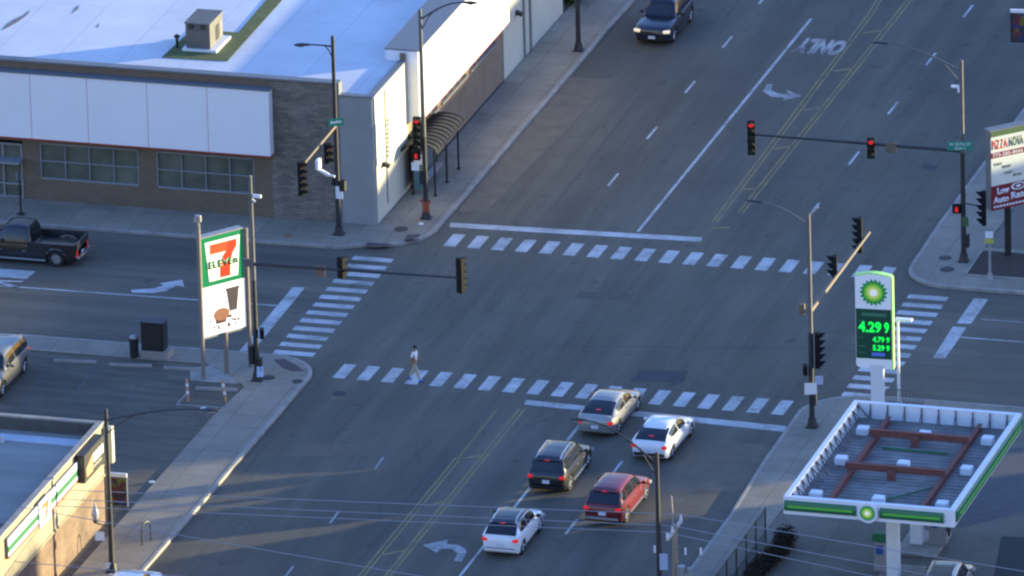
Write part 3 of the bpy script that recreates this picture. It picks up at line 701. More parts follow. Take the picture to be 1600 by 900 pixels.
# --- north-west, pole by the shelter
x, y = -11.38, 22.22; H_ = Z(x, y, 15)
n2 = thing('signal_pole', 'tall signal pole with orange band at its base beside the bus shelter', 'traffic light', (x, y, .13))
polemesh(n2, x, y, H_, m_pole, m_gpole, H_*.4)
lamp_arm(n2, x, y, H_, (HY(722, 4, y+.2)), .4)
c = HY(658, 208, y-.2); signal(n2, (x-.28, y-.15, Z(x, y, 208)), (.1, -1, 0), 5, 0)
ped_signal(n2, (x-.35, y-.15, Z(x, y, 242)), (.1, -1, 0))
flatsign(n2, (x-.38, y-.3, Z(x, y, 258)), (.1, -1, 0), .35, .4, m_wht)
b = MB(); b.tube((x, y, .3), (x, y, 1.0), .19, .17, 12); b.box((x, y, 1.0), (.5, .12, .12)); b.build('orange_band', mat('rusty_orange', (.30, .07, .035), .7, var=.2), n2)
b = MB(); b.bb((x-.2, y-.24, 1.9), (x+.15, y-.1, 2.6)); b.build('junction_box', m_dk, n2)
c = G(658, 351, .13); b = MB(); b.box((c.x, c.y, .17), (.22, .2, .08), bev=.02); o = b.build('litter', m_wht); origin_to(o, (c.x, c.y, .13)); tag(o, 'small white scrap of litter at the foot of the pole with orange band', 'litter')
c = G(449, 369, .13); b = MB(); b.ball((c.x, c.y, .16), .2, (1, .8, .35), 8); o = b.build('litter', mat('rust_brown_leaves', (.25, .13, .06), .9)); origin_to(o, (c.x, c.y, .13)); tag(o, 'small brown heap of leaves on the sidewalk left of the stone wall', 'litter')

# --- south-west corner pole in front of the pylon sign
x, y = -12.68, -.28; H_ = Z(x, y, 275)
sw = thing('signal_pole', 'tall grey signal pole right of the pylon sign with long mast arm over the road', 'traffic light', (x, y, .13))
polemesh(sw, x, y, H_, m_pole, m_gpole, H_*.5)
za = 5.8; zb = Z(-2.85, y, 434)
b = MB(); b.path([(x, y, Z(x, y, 412)), (-2.85, y, zb)], .09, .05, 10); b.build('mast_arm', m_pole, sw, smooth=True)
signal(sw, (-2.82, y+.05, Z(-2.85, y, 431)), (.5, .87, 0), 5)
c = HY(533, 419, y); signal(sw, (c.x, y+.05, c.z), (.5, .87, 0), 3)
c = HY(500, 424, y); flatsign(sw, c, (0, 1, 0), .5, .55, m_arm)
b = MB(); b.bb((x-.5, y-.05, Z(x, y, 412)-.15), (x-.1, y+.1, Z(x, y, 412)+.2)); b.build('arm_bracket', m_gpole, sw)
c = HY(403, 306, y); b = MB(); b.bb((x+.1, y-.08, c.z-.1), (x+.5, y+.08, c.z+.05), bev=.02); b.tube((x, y, c.z-.15), (x+.2, y, c.z-.3), .05); b.build('traffic_camera', m_wht, sw)
zz = Z(x, y, 555); b = MB(); b.bb((x-.3, y-.2, zz-.4), (x-.1, y+.15, zz+.5)); b.bb((x+.1, y-.2, zz-.7), (x+.25, y+.1, zz-.1)); b.build('junction_box', m_dk, sw)
ped_signal(sw, (x+.3, y, Z(x, y, 520)), (1, .3, 0), False)
flatsign(sw, (x+.22, y-.2, Z(x, y, 578)), (.5, -1, 0), .3, .5, mat('blue_white_sign', (.45, .55, .75), .5, var=.2, scale=9))

# --- north-east corner pole
x, y = 15.01, 21.96; H_ = Z(x, y, 95)
ne = thing('signal_pole', 'tall signal pole left of the pizza sign with two red lights on its arm', 'traffic light', (x, y, .13))
polemesh(ne, x, y, H_, m_pole, m_gpole, H_*.55)
lamp_arm(ne, x, y, H_, (HY(1386, 68, y+.2)), .4, m_gpole)
za = Z(x, y, 236); zb = HY(1175, 210, y)
b = MB(); b.path([(x, y, za), (zb.x, y, zb.z)], .09, .05, 10); b.build('mast_arm', m_pole, ne, smooth=True)
signal(ne, (zb.x, y-.12, HY(1175, 214, y).z), (.2, -1, 0), 5, 0)
c = HY(1362, 230, y); signal(ne, (c.x, y-.12, c.z), (.2, -1, 0), 3, 0)
c = HY(1392, 231, y-.1); flatsign(ne, c, (.1, -1, 0), .5, .5, m_arm)
c = HY(1500, 228, y-.22); p_, Q = flatsign(ne, c, (.25, -1, 0), 1.2, .46, m_green_sign, 'street_sign')
text('sign_lettering', 'W 55TH ST', m_txtw, p_, Q @ Matrix.Translation((0, .08, .002)), width=1.0, height=.15)
text('sign_lettering', '5500 S', m_txtw, p_, Q @ Matrix.Translation((0, -.12, .002)), width=.5, height=.10)
ped_signal(ne, (x-.28, y-.15, Z(x, y, 325)), (.2, -1, 0))
zz = Z(x, y, 370); b = MB(); b.bb((x+.05, y-.25, zz-.45), (x+.3, y, zz+.2)); b.build('junction_box', m_dk, ne)
zz = Z(x, y, 344); flatsign(ne, (x+.15, y-.2, zz), (.2, -1, 0), .3, .45, mat('dull_green_sign', (.06, .13, .05), .6, var=.3, scale=9))
zz = Z(x, y, 136); b = MB(); b.bb((x-.5, y-.08, zz-.05), (x-.08, y+.08, zz+.06), bev=.02); b.bb((x-.18, y-.1, zz-.25), (x-.07, y+.05, zz-.05)); b.build('traffic_camera', m_wht, ne)
signal(ne, (HY(1537, 325, y-.5).x, y-.5, HY(1537, 325, y-.5).z), (-1, -.25, 0), 5)
c = HY(1537, 325, y-.5); b = MB(); b.path([(x, y, c.z), (c.x, y-.4, c.z)], .04); b.build('side_bracket', m_pole, ne)

# --- south-east corner pole
x, y = 13.66, -.46; H_ = Z(x, y, 335)
se = thing('signal_pole', 'tall signal pole left of the fuel price sign, tan arm angled up and right', 'traffic light', (x, y, .1))
polemesh(se, x, y, H_, m_pole, m_gpole, H_*.45)
lamp_arm(se, x, y, H_, (HY(1190, 316, y+.2)), .4, m_gpole, truss=False)
b = MB(); b.path([(x, y, H_-.05), (x+.45, y+.1, H_+.35)], .04); b.build('short_antenna', m_galv, se)
za = Z(x, y, 487); e = G(1358, 368, 5.75)
b = MB(); b.path([(x, y, za), (13.7, 9.9, 5.75)], .10, .06, 10); b.build('mast_arm', m_arm, se, smooth=True)
c = HX(1343, 367, 13.45); signal(se, c, (-1, -.15, 0), 5)
c = HX(1304, 416, 13.45); signal(se, c, (-1, -.15, 0), 3)
signal(se, (x+.3, y+.05, Z(x, y, 547)), (1, .3, 0), 5)
b = MB(); zz = Z(x, y, 484); b.bb((x-.5, y-.1, zz-.25), (x-.25, y+.1, zz+.25)); b.build('arm_bracket', m_arm, se)
ped_signal(se, (x-.25, y-.1, Z(x, y, 577)), (-1, -.3, 0), False)
flatsign(se, (x+.02, y-.22, Z(x, y, 605)), (.25, -1, 0), .55, .55, m_wht)
flatsign(se, (x+.38, y-.1, Z(x, y, 592)), (.25, -1, 0), .36, .4, mat('pale_blue_sign', (.4, .46, .62), .5, var=.1))
b = MB(); zz = Z(x, y, 620); b.bb((x+.02, y-.28, zz-.3), (x+.28, y-.12, zz+.2)); b.build('junction_box', m_dk, se)

# --- plain lamp poles along the avenue
def lamp_pole(lab, px, py, X, heads, base_z=.13, m=m_pole, truss=True):
    p = HX(px, py, X); x, y, H_ = p; root = thing('street_lamp', lab, 'street lamp', (x, y, base_z))
    polemesh(root, x, y, H_, m, m)
    for h in heads: lamp_arm(root, x, y, H_, HY(h[0], h[1], y+.2), .4, m, truss)
    return root, p
l1, p = lamp_pole('dark street lamp standing between the shop corner and the sidewalk bike rack', 165, 640, -11.75, [(316, 640)])
x, y, H_ = p
zz = Z(x, y, 805); b = MB(); c = HY(149, 812, y); b.path([(x, y, c.z-.25), ((x+c.x)/2, y, c.z-.22), (c.x, y, c.z-.15)], .03); b.tube((c.x, y, c.z-.15), (c.x, y, c.z), .08, .12); b.build('side_bracket', m_pole, l1)
b = MB(); b.ball((c.x, y, c.z+.28), .2, (.85, .85, 1.5), 12); b.tube((c.x, y, c.z+.5), (c.x, y, c.z+.9), .10, .01); b.build('acorn_lamp', m_cover, l1, smooth=True)
c = HY(156, 838, y-.1); flatsign(l1, c, (.25, -1, 0), .42, .4, m_wht)
c = HY(169, 884, y-.2); flatsign(l1, c, (.25, -1, 0), .24, .28, m_wht)
l2, p2 = lamp_pole('slim dark street lamp standing right of the queue of cars, its arm over them', 1026, 708, 13.6, [(915, 657)], .1)
c = HY(1037, 878, p2.y-.2); flatsign(l2, c, (.25, -1, 0), .35, .75, mat('grey_blue_sign', (.35, .42, .56), .5, var=.1))
# far lamp, only its foot in the picture
x, y, _ = G(904, 79, .13); l3 = thing('street_lamp', 'dark pole foot on the far sidewalk beyond the store, top out of the picture', 'street lamp', (x, y, .13)); polemesh(l3, x, y, 9.8, m_pole, m_pole)
lamp_arm(l3, x, y, 9.8, (x+2.3, y, 10.1), .4)
# white lamp post beside the price sign
x, y = 16.73, 3.3; H_ = Z(x, y, 500); wl = thing('lot_lamp', 'thin white lamp post with flat head right of the fuel price sign', 'lamp post', (x, y, .09))
b = MB(); b.tube((x, y, .08), (x, y, H_), .07, .06, 10); b.box((x, y, .1), (.3, .3, .05)); b.build('pole', m_wht, wl)
b = MB(); b.bb((x-.12, y-.15, H_-.02), (x+.68, y+.15, H_+.10), bev=.03); b.build('lamp_head', m_wht, wl)

# ------------------------------------------------------------------ pylon sign
A = Vector((-15.06, -.56, 0)); B = Vector((-13.62, 1.22, 0)); dv = (B-A).normalized(); wd = (B-A).length
m_sgreen = mat('sign_green', (.0, .17, .06), .4, var=.05, emit=(0, .5, .15), es=.05)
m_slit = mat('backlit_cream', (.75, .74, .60), .4, var=.03, emit=(1, .97, .75), es=.24)
m_slit2 = mat('backlit_white', (.78, .78, .75), .4, var=.02, emit=(1, 1, .97), es=.26)
m_s7 = mat('sign_numeral_red', (.56, .035, .012), .4, var=.04, emit=(1, .06, .01), es=.15)
m_s7o = mat('sign_numeral_orange', (.66, .07, .02), .4, var=.04, emit=(1, .09, .02), es=.15)
m_post = mat('steel_post', (.22, .19, .165), .5, metal=.2, var=.12)
py = thing('pylon_sign', 'two panel convenience store sign, green red numeral above, cup and muffin below', 'sign', (-14.3, .3, .12))
zt, zm, zb = Z(A.x, A.y, 374), Z(A.x, A.y, 451), Z(A.x, A.y, 527)
Q = frame(A, dv)
b = MB()
b.tube(A+Vector((0, 0, .1))-dv*.12, A-dv*.12+Vector((0, 0, Z(A.x, A.y, 350))), .10, n=10)
b.build('post', m_post, py)
b = MB(); b.tube(B+dv*.16+Vector((0, 0, .1)), B+dv*.16+Vector((0, 0, zt)), .10, n=10); b.build('post', m_post, py)
mid = A+dv*wd*.5; b = MB(); b.tube(mid+Vector((0, 0, .1)), mid+Vector((0, 0, zb)), .11, n=10); b.build('post', m_post, py)
b = MB(); b.bb((0, zb-.12, -.34), (wd, zb, -.02), Mx=Q); b.bb((0, zb, -.34), (wd, zt, -.30), Mx=Q); b.bb((0, zt, -.36), (wd, zt+.07, .02), Mx=Q)
b.bb((-.02, zb-.05, -.34), (.0, zt, .02), Mx=Q); b.bb((wd, zb-.05, -.34), (wd+.03, zt, .02), Mx=Q); b.build('cabinet', m_galv, py)
b = MB(); b.bb((.01, zm+.02, -.29), (wd-.01, zt-.01, 0), Mx=Q); up = b.build('upper_panel', m_sgreen, py)
Hh = zt-zm; q = lambda u, v: (u*wd, zm+v*Hh, 0)
b = MB(); b.prism([q(.17, .10), q(.85, .10), q(.92, .90), q(.09, .90)], (0, 0, .012), Mx=Q); b.build('cream_field', m_slit, up)
Q2 = Q @ Matrix.Translation((0, 0, .014))
b = MB(); b.prism([q(.20, .84), q(.60, .84), q(.62, .64), q(.20, .64)], (0, 0, .01), Mx=Q2); b.build('numeral_bar', m_s7o, up)
b = MB(); b.prism([q(.61, .84), q(.84, .84), q(.84, .70), q(.74, .58), q(.68, .42), q(.67, .13), q(.42, .13), q(.43, .40), q(.50, .56), q(.61, .66)], (0, 0, .01), Mx=Q2); b.build('numeral_stem', m_s7, up)
text('sign_lettering', 'ELEVEn', mat('dark_green_lettering', (.0, .10, .04), .5, var=.05), up, Q2 @ Matrix.Translation((.5*wd, zm+.43*Hh, .014)), width=.70*wd, height=.155*Hh, bold=.055)
b = MB(); b.bb((.01, zb, -.29), (wd-.01, zm-.02, 0), Mx=Q); lp = b.build('lower_panel', m_slit2, py)
hh = zm-zb; q = lambda u, v: (u*wd, zb+v*hh, 0)
m_choc = mat('printed_brown', (.05, .02, .014), .5, var=.25, scale=9); m_cup = mat('printed_cup_grey', (.06, .045, .05), .5, var=.15)
m_muf = mat('printed_tan', (.24, .10, .055), .5, var=.35, scale=12, emit=(.5, .22, .1), es=.08)
b = MB(); b.prism([q(.62, .40), q(.80, .40), q(.86, .84), q(.56, .84)], (0, 0, .008), Mx=Q); b.prism([q(.54, .83), q(.88, .83), q(.87, .88), q(.55, .88)], (0, 0, .011), Mx=Q); b.build('printed_cup', m_cup, lp)
b = MB(); b.prism([q(.30, .20), q(.52, .20), q(.58, .36), q(.26, .36)], (0, 0, .011), Mx=Q); b.build('printed_muffin_case', m_choc, lp)
b = MB(); b.prism([q(.43+.19*math.cos(a), .38+.13*math.sin(a)) for a in [i*math.pi/7 for i in range(14)]], (0, 0, .014), Mx=Q); b.build('printed_muffin', m_muf, lp)
b = MB(); rnd = random.Random(3)
for k in range(26):
    u, v = .16+rnd.random()*.68, .10+rnd.random()*.22
    if abs(u-.42) < .15 and v > .18: continue
    s_ = .03; b.prism([q(u-s_, v), q(u, v-s_), q(u+s_, v+.005), q(u, v+s_)], (0, 0, .009+.0002*k), Mx=Q)
b.build('printed_beans', m_choc, lp)
# floodlight on top of the left post
tp = A-dv*.12+Vector((0, 0, Z(A.x, A.y, 350)))
b = MB(); b.tube(tp, tp+Vector((0, 0, .15)), .05); b.box(tp+Vector((0.02, -.05, .3)), (.30, .22, .34), bev=.03); b.box(tp+Vector((-.12, .1, .12)), (.2, .2, .12)); b.build('floodlight', m_galv, py)
# corner pad
b = MB(); b.prism([(-15.7, -.9, .05), (-13.55, -.9, .05), (-13.2, -.6, .05), (-14.1, .6, .05), (-15.4, 1.1, .05), (-16.2, .6, .05)], (0, 0, .065)); struct(b.build('sign_pad', m_kerb))

# wheel stops
def wstop(a, c, lab):
    a = G(*a, .09); c = G(*c, .09); d = (c-a); b = MB(); Q = frame(a, d); Ln = d.length
    b.loft([[(x, 0, -.09), (x, .11, -.06), (x, .11, .06), (x, 0, .09)] for x in (0, Ln)], Mx=Q); o = b.build('wheel_stop', m_kerb); origin_to(o, (a+c)/2); tag(o, lab, 'wheel stop', 'concrete wheel stops in the parking lot')
wstop((84, 565), (150, 567), 'concrete wheel stop nearest the grey parked SUV')
wstop((170, 571), (237, 573), 'concrete wheel stop directly below the black utility cabinet')
wstop((256, 576), (318, 579), 'concrete wheel stop left of the pylon sign post')
wstop((306, 608), (371, 611), 'concrete wheel stop under the pylon sign between the striped bollards')
# bollards
m_bol = mat('faded_orange', (.46, .26, .15), .7, var=.2, scale=5)
for (px, pyy, tt, lab) in ((294, 627, 593, 'left faded orange and white bollard under the pylon sign'), (353, 628, 599, 'right leaning orange bollard under the pylon sign')):
    c = G(px, pyy, .09); h = 1.05; r_ = thing('bollard', lab, 'bollard', tuple(c), 0, 'striped bollards under the pylon sign'); tilt = Vector((-.03 if px < 300 else -.13, 0, 1))
    b = MB(); b.path([c, c+tilt*h], .065, None, 10); b.ball(c+tilt*h, .065, (1, 1, .6)); b.build('post', m_bol, r_)
    for k in (.35, .7): 
        b = MB(); b.tube(c+tilt*h*k, c+tilt*(h*k+.15), .069, n=10); b.build('reflective_band', m_wht, r_)
# cabinet and post by the cross street
c = G(240, 561, .1); ut = thing('utility_cabinet', 'big black utility cabinet on a concrete base beside the cross street', 'cabinet', (c.x, c.y, .1))
hc = Z(c.x, c.y, 506)
b = MB(); b.bb((c.x-.62, c.y-.05, .1), (c.x+.72, c.y+.85, .48)); b.build('concrete_base', m_kerb, ut)
b = MB(); b.bb((c.x-.58, c.y, .48), (c.x+.50, c.y+.7, hc), bev=.03); b.bb((c.x-.61, c.y-.03, hc), (c.x+.53, c.y+.73, hc+.05)); b.build('cabinet_body', mat('cabinet_black', (.016, .016, .018), .45, var=.2), ut)
b = MB(); b.bb((c.x-.5, c.y-.012, .6), (c.x+.42, c.y, hc-.1)); b.build('cabinet_door', m_dk, ut)
c = G(210, 558, .1); bn = thing('litter_bin', 'narrow dark bin with pale domed top left of the black cabinet', 'bin', (c.x, c.y, .1))
b = MB(); b.tube((c.x, c.y, .1), (c.x, c.y, 1.05), .2, .22, 14); b.build('body', m_dk, bn)
b = MB(); b.ball((c.x, c.y, 1.05), .2, (1, 1, .8), 12); b.build('domed_lid', m_galv, bn)
# short post with disc foot by the store door
x, y = -30.46, 18.6; sp = thing('sign_post', 'short dark post with flat disc base on the sidewalk by the store door', 'post', (x, y, .13))
b = MB(); b.tube((x, y, .13), (x, y, .18), .2, .18, 14); b.build('disc_base', m_dk, sp); b = MB(); b.tube((x, y, .18), (x, y, 2.3), .05, n=8); b.build('post', m_dk, sp)
b = MB(); b.bb((x-.17, y-.03, 1.85), (x+.17, y-.01, 2.3)); b.build('sign_plate', m_cap, sp)

# ------------------------------------------------------------------ bus shelter
xa, xb, ya, yb = -12.95, -11.85, 25.3, 29.2
bs = thing('bus_shelter', 'dark ribbed bus shelter with curved slatted roof against the cream wall', 'bus shelter', ((xa+xb)/2, (ya+yb)/2, .13))
m_sh = mat('shelter_steel', (.014, .014, .015), .6, var=.1)
for (x, y) in ((xa, ya), (xb, ya), (xa, yb), (xb, yb), (xb, (ya+yb)/2)):
    b = MB(); b.tube((x, y, .13), (x, y, 2.42), .05, n=8); b.tube((x, y, .13), (x, y, .2), .09, n=8); b.build('post', m_sh, bs)
xc = (xa+xb)/2-.1; hw = .88
def archp(a): return (xc+hw*math.cos(a), 2.42+.42*math.sin(a))
for k in range(11):
    y = ya-.35+(yb-ya+.7)*k/10; b = MB(); pts = [(archp(R(a))[0], y, archp(R(a))[1]) for a in range(0, 181, 20)]
    b.path(pts, .035, None, 6); b.build('roof_rib', m_sh, bs)
b = MB()
for a in (0, 180): b.tube((archp(R(a))[0], ya-.35, archp(R(a))[1]), (archp(R(a))[0], yb+.35, archp(R(a))[1]), .05, n=8)
b.build('eaves_rail', m_sh, bs)
b = MB(); rings = [[(archp(R(a))[0]*1+0, y, archp(R(a))[1]-.02) for a in range(4, 177, 12)] for y in (ya-.33, yb+.33)]
b.loft(rings, close=False, caps=False); b.build('roof_panel', mat('smoked_polycarbonate', (.022, .021, .02), .8, var=.1), bs)
m_shg = mat('shelter_glass', (.10, .13, .14), .1, var=.1, spec=.6)
b = MB(); b.bb((xa-.01, ya+.1, .4), (xa+.01, yb-.1, 2.2)); b.build('rear_glass', m_shg, bs)
b = MB(); b.bb((xa+.08, ya-.02, .35), (xb-.55, ya+.02, 2.25)); b.build('side_glass', mat('teal_glass', (.10, .20, .21), .15, var=.1), bs)
b = MB(); b.bb((xa+.1, ya-.1, 1.7), (xa+.55, ya-.03, 2.2)); b.build('notice', m_wht, bs)
b = MB(); b.bb((xa+.15, ya+.6, .55), (xa+.5, yb-.6, .62)); b.bb((xa+.2, ya+.9, .13), (xa+.3, ya+1.0, .55)); b.bb((xa+.2, yb-1, .13), (xa+.3, yb-.9, .55)); b.build('bench', m_galv, bs)

# ------------------------------------------------------------------ bike rack
c = G(229, 848, .13); b = MB(); Q = frame((c.x, c.y, .13), (.35, 1, 0)); pts = [(-.32, 0, 0), (-.32, .7, 0)]+[(-.32*math.cos(R(a)), .7+.28*math.sin(R(a)), 0) for a in range(20, 180, 20)]+[(.32, .7, 0), (.32, 0, 0)]
b.path(pts, .035, None, 8, Mx=Q); o = b.build('bike_rack', m_pole); origin_to(o, (c.x, c.y, .13)); tag(o, 'black inverted U bike rack on the sidewalk beside the corner shop', 'bike rack')
for (px, pyy, zz_, lab) in ((237, 755, .09, 'scrap of white litter at the lot edge above the bike rack'), (318, 640, .1, 'small dark and white litter on the lot below the pylon sign')):
    c = G(px, pyy, zz_); b = MB(); b.box((c.x, c.y, zz_+.05), (.28, .16, .1), rz=.4, bev=.03); o = b.build('litter', m_wht); origin_to(o, (c.x, c.y, zz_)); tag(o, lab, 'litter')

# ------------------------------------------------------------------ fuel station: price sign
x0, y0 = 15.81, 2.5
ps = thing('price_sign', 'tall green and white fuel price sign with glowing green digits', 'sign', (x0, y0, .08))
Q = frame((x0, y0, 0), (1, .06, 0)); zt, zm, zb = Z(x0, y0, 429), Z(x0, y0, 483), Z(x0, y0, 574); zl = Z(x0, y0, 562)
hw = .83
m_bpw = mat('sign_white_backlit', (.66, .70, .75), .4, var=.02, emit=(.7, .85, 1), es=.05)
m_bpe = mat('lime_edge', (.30, .62, .18), .4, var=.03, emit=(.5, 1, .3), es=.05)
m_bpg = mat('sign_dark_green', (.01, .075, .04), .4, var=.1)
b = MB(); b.bb((-.18, .08, -.22), (.42, zb+.1, .02), Mx=Q, bev=.02); b.build('pedestal', m_wht, ps)
b = MB(); top_ = [(-hw+2*hw*k/8, zt-.10+.12*math.sin(math.pi*k/8), 0) for k in range(9)]
b.prism([(-hw, zb+.08, 0), (-hw+.12, zb-.02, 0), (hw, zb-.06, 0)]+top_[::-1], (0, 0, -.3), Mx=Q); b.build('cabinet', m_bpw, ps)
b = MB(); b.bb((hw, zb-.06, -.31), (hw+.07, zt-.1, .03), Mx=Q)
b.build('lime_edge', m_bpe, ps)
b = MB()
for k in range(8):
    p_, q_ = top_[k], top_[k+1]; b.prism([(p_[0], p_[1], .02), (q_[0], q_[1], .02), (q_[0], q_[1]+.05, .02), (p_[0], p_[1]+.05, .02)], (0, 0, -.33), Mx=Q)
b.build('lime_cap', m_bpe, ps)
b = MB(); b.bb((-hw+.02, zl+.05, 0), (hw-.01, zm, .02), Mx=Q); gp_ = b.build('price_panel', m_bpg, ps)
def helios(parent, Q, R_, n=18, d=.02):
    layers = [(1.0, .78, mat('emblem_dark_green', (.0, .20, .05), .4, var=.03, emit=(0, .5, .1), es=.03)), (.80, .62, mat('emblem_mid_green', (.10, .45, .05), .4, var=.03, emit=(.2, .8, .1), es=.04)),
              (.62, .46, mat('emblem_lime', (.42, .68, .08), .4, var=.03, emit=(.6, 1, .1), es=.05)), (.44, .34, mat('emblem_yellow', (.62, .68, .16), .4, var=.03, emit=(1, 1, .2), es=.06)), (.27, .24, mat('emblem_white', (.8, .8, .75), .4, var=.02, emit=(1, 1, .9), es=.1))]
    root = None
    for i, (ro, ri, mm) in enumerate(layers):
        b = MB(); pts = []
        for k in range(2*n):
            a = math.pi*k/n+(i % 2)*math.pi/(n)*.5; rr = (ro if k % 2 == 0 else ri)*R_; pts.append((rr*math.cos(a), rr*math.sin(a), 0))
        b.prism(pts, (0, 0, d+.008*i), Mx=Q); o = b.build('sunburst_emblem' if root is None else 'emblem_ray_ring', mm, root or parent); root = root or o
helios(ps, Q @ Matrix.Translation((0.02, Z(x0, y0, 457), 0)), .66)
m_led = mat('green_digits', (.01, .3, .03), .4, var=0, emit=(.0, 1, .08), es=.45)
text('price_digits', '4.29', m_led, gp_, Q @ Matrix.Translation((-.17, Z(x0, y0, 511), .022)), width=1.05, height=.52, bold=.03)
text('price_digits', '9', m_led, gp_, Q @ Matrix.Translation((.60, Z(x0, y0, 511), .022)), width=.22, height=.52, bold=.03)
text('price_digits', '4.79 9', m_led, gp_, Q @ Matrix.Translation((.34, Z(x0, y0, 530), .022)), width=.78, height=.27, bold=.03)
text('price_digits', '5.29 9', m_led, gp_, Q @ Matrix.Translation((.34, Z(x0, y0, 543), .022)), width=.78, height=.27, bold=.03)
b = MB(); b.bb((-.55, Z(x0, y0, 494), .021), (.6, Z(x0, y0, 489), .025), Mx=Q)
for r_ in (503, 529, 542, 552): b.bb((-.72, Z(x0, y0, r_), .021), (-.4, Z(x0, y0, r_-1.5), .025), Mx=Q)
b.build('small_print', mat('dull_green_print', (.06, .20, .12), .5, var=.2, scale=20), gp_)
b = MB(); b.bb((-.1, Z(x0, y0, 556), .021), (.5, Z(x0, y0, 550.5), .026), Mx=Q); b.build('blue_strip', mat('blue_print', (.03, .08, .30), .5, var=.1, emit=(.1, .2, 1), es=.12), gp_)
# small railing behind the canopy
a, c = G(1385, 631, .09), G(1443, 633, .09); rl = thing('railing', 'short dark metal railing behind the fuel canopy', 'railing', tuple((a+c)/2)); b = MB()
for k in range(12): p_ = a+(c-a)*k/11; b.tube(p_, p_+Vector((0, 0, .7)), .012, n=6)
b.build('bars', m_gpole, rl); b = MB(); b.tube(a+Vector((0, 0, .7)), c+Vector((0, 0, .7)), .025); b.tube(a+Vector((0, 0, .1)), c+Vector((0, 0, .1)), .025); b.build('rail', m_gpole, rl)

# canopy
cn = thing('fuel_canopy', 'flat fuel station canopy with green fascia, seen from above with red beams', 'canopy', (22.1, -16.2, .07))
X0, X1, Y0, Y1, ZT, ZB = 18.35, 25.95, -22.45, -10.45, 5.5, 4.7
m_bg = mat('fascia_green', (.02, .145, .065), .35, var=.04); m_bl = mat('fascia_lime', (.12, .50, .06), .35, var=.05)
m_cw = mat('fascia_white', (.74, .76, .78), .4, var=.04)
t_ = .22
b = MB(); b.bb((X0, Y0, ZB), (X1, Y0+t_, ZT)); f1 = b.build('front_fascia', m_cw, cn)
b = MB(); b.bb((X1-t_, Y0+t_, ZB), (X1, Y1, ZT)); f2 = b.build('side_fascia', m_cw, cn)
b = MB(); b.bb((X0, Y0+t_, ZB), (X0+t_, Y1, ZT)); f3 = b.build('side_fascia', m_cw, cn)
b = MB(); b.bb((X0+t_, Y1-t_, ZB), (X1-t_, Y1, ZT)); f4 = b.build('rear_fascia', m_cw, cn)
def gband(xa, xb, y, par):
    n = 7
    b = MB(); pr = [(0, .05), (.08, .10), (.12, .20), (.12, .38), (.08, .49), (0, .54)]
    b.loft([[(x, y-d_, ZB+.1+h_) for d_, h_ in pr] for x in (xa, xb)]); b.build('green_band', m_bg, par, smooth=True)
    b = MB(); b.bb((xa+.15, y-.135, ZB+.35), (xb-.15, y-.118, ZB+.45)); b.build('lime_stripe', m_bl, par)
gband(X0+.05, (X0+X1)/2-.55, Y0, f1); gband((X0+X1)/2+.5, X1-.45, Y0, f1)
b = MB(); b.loft([[(X1+d_, y, ZB+.12+h_) for d_, h_ in [(0, 0), (.09, .06), (.12, .28), (.09, .50), (0, .56)]] for y in (Y0+.25, Y1-.1)]); b.build('green_band', m_bg, f2, smooth=True)
b = MB(); b.bb((X1+.118, Y0+.6, ZB+.36), (X1+.13, Y1-.6, ZB+.48)); b.build('lime_stripe', m_bl, f2)
Q = frame(((X0+X1)/2-.02, Y0-.14, (ZT+ZB)/2), (1, 0, 0))
b = MB(); b.tube((0, 0, -.14), (0, 0, .0), .46, n=24, Mx=Q); b.build('emblem_disc', m_cw, f1); helios(f1, Q, .37, 18, .02)
m_deck = mat('deck_metal', (.19, .18, .165), .7, metal=.1, var=.38, scale=.9)
b = MB(); ny = 60
for i in range(ny):
    yy = Y0+t_+(Y1-Y0-2*t_)*i/ny; dy = (Y1-Y0-2*t_)/ny
    b.bb((X0+t_, yy, ZB+.02), (X1-t_, yy+dy*.96, ZB+.05+(.016 if i % 2 else 0)))
b.bb((X0+t_, Y0+t_, ZB-.02), (X1-t_, Y1-t_, ZB+.02)); b.build('deck', m_deck, cn)
XA, XB = G(1342, 700, 5.0).x, G(1480, 712, 5.0).x
XA, XB = 20.05, 24.2
for X in (XA, XB):
    b = MB(); b.bb((X-.10, Y0+.5, ZB+.07), (X+.10, Y1-.5, ZB+.10)); b.bb((X-.10, Y0+.5, ZB+.32), (X+.10, Y1-.5, ZB+.35)); b.bb((X-.03, Y0+.5, ZB+.1), (X+.03, Y1-.5, ZB+.32)); b.build('red_beam', m_rust, cn)
cols = []
for (px, pyy) in ((1430, 686), (1393, 738)):
    c = G(px, pyy, ZB+.4); cols.append(c)
    b = MB(); Yc = c.y+.15; b.bb((XA-.25, Yc-.10, ZB+.36), (XB+.1, Yc+.10, ZB+.39)); b.bb((XA-.25, Yc-.10, ZB+.62), (XB+.1, Yc+.10, ZB+.65)); b.bb((XA-.25, Yc-.03, ZB+.39), (XB+.1, Yc+.03, ZB+.62)); b.bb((c.x-.18, Yc-.3, ZB+.05), (c.x+.18, Yc-.141, ZB+.5)); b.build('red_beam', m_rust, cn)
for yy in [G(1360, 655, 5.1).y-1.0, -16.3, -20.6]:
    for xx in (X0+.95, 22.1, X1-1.0):
        b = MB(); b.box((xx, yy, ZB+.24), (.52, .5, .34), bev=.03); b.build('light_housing', m_cw, cn)
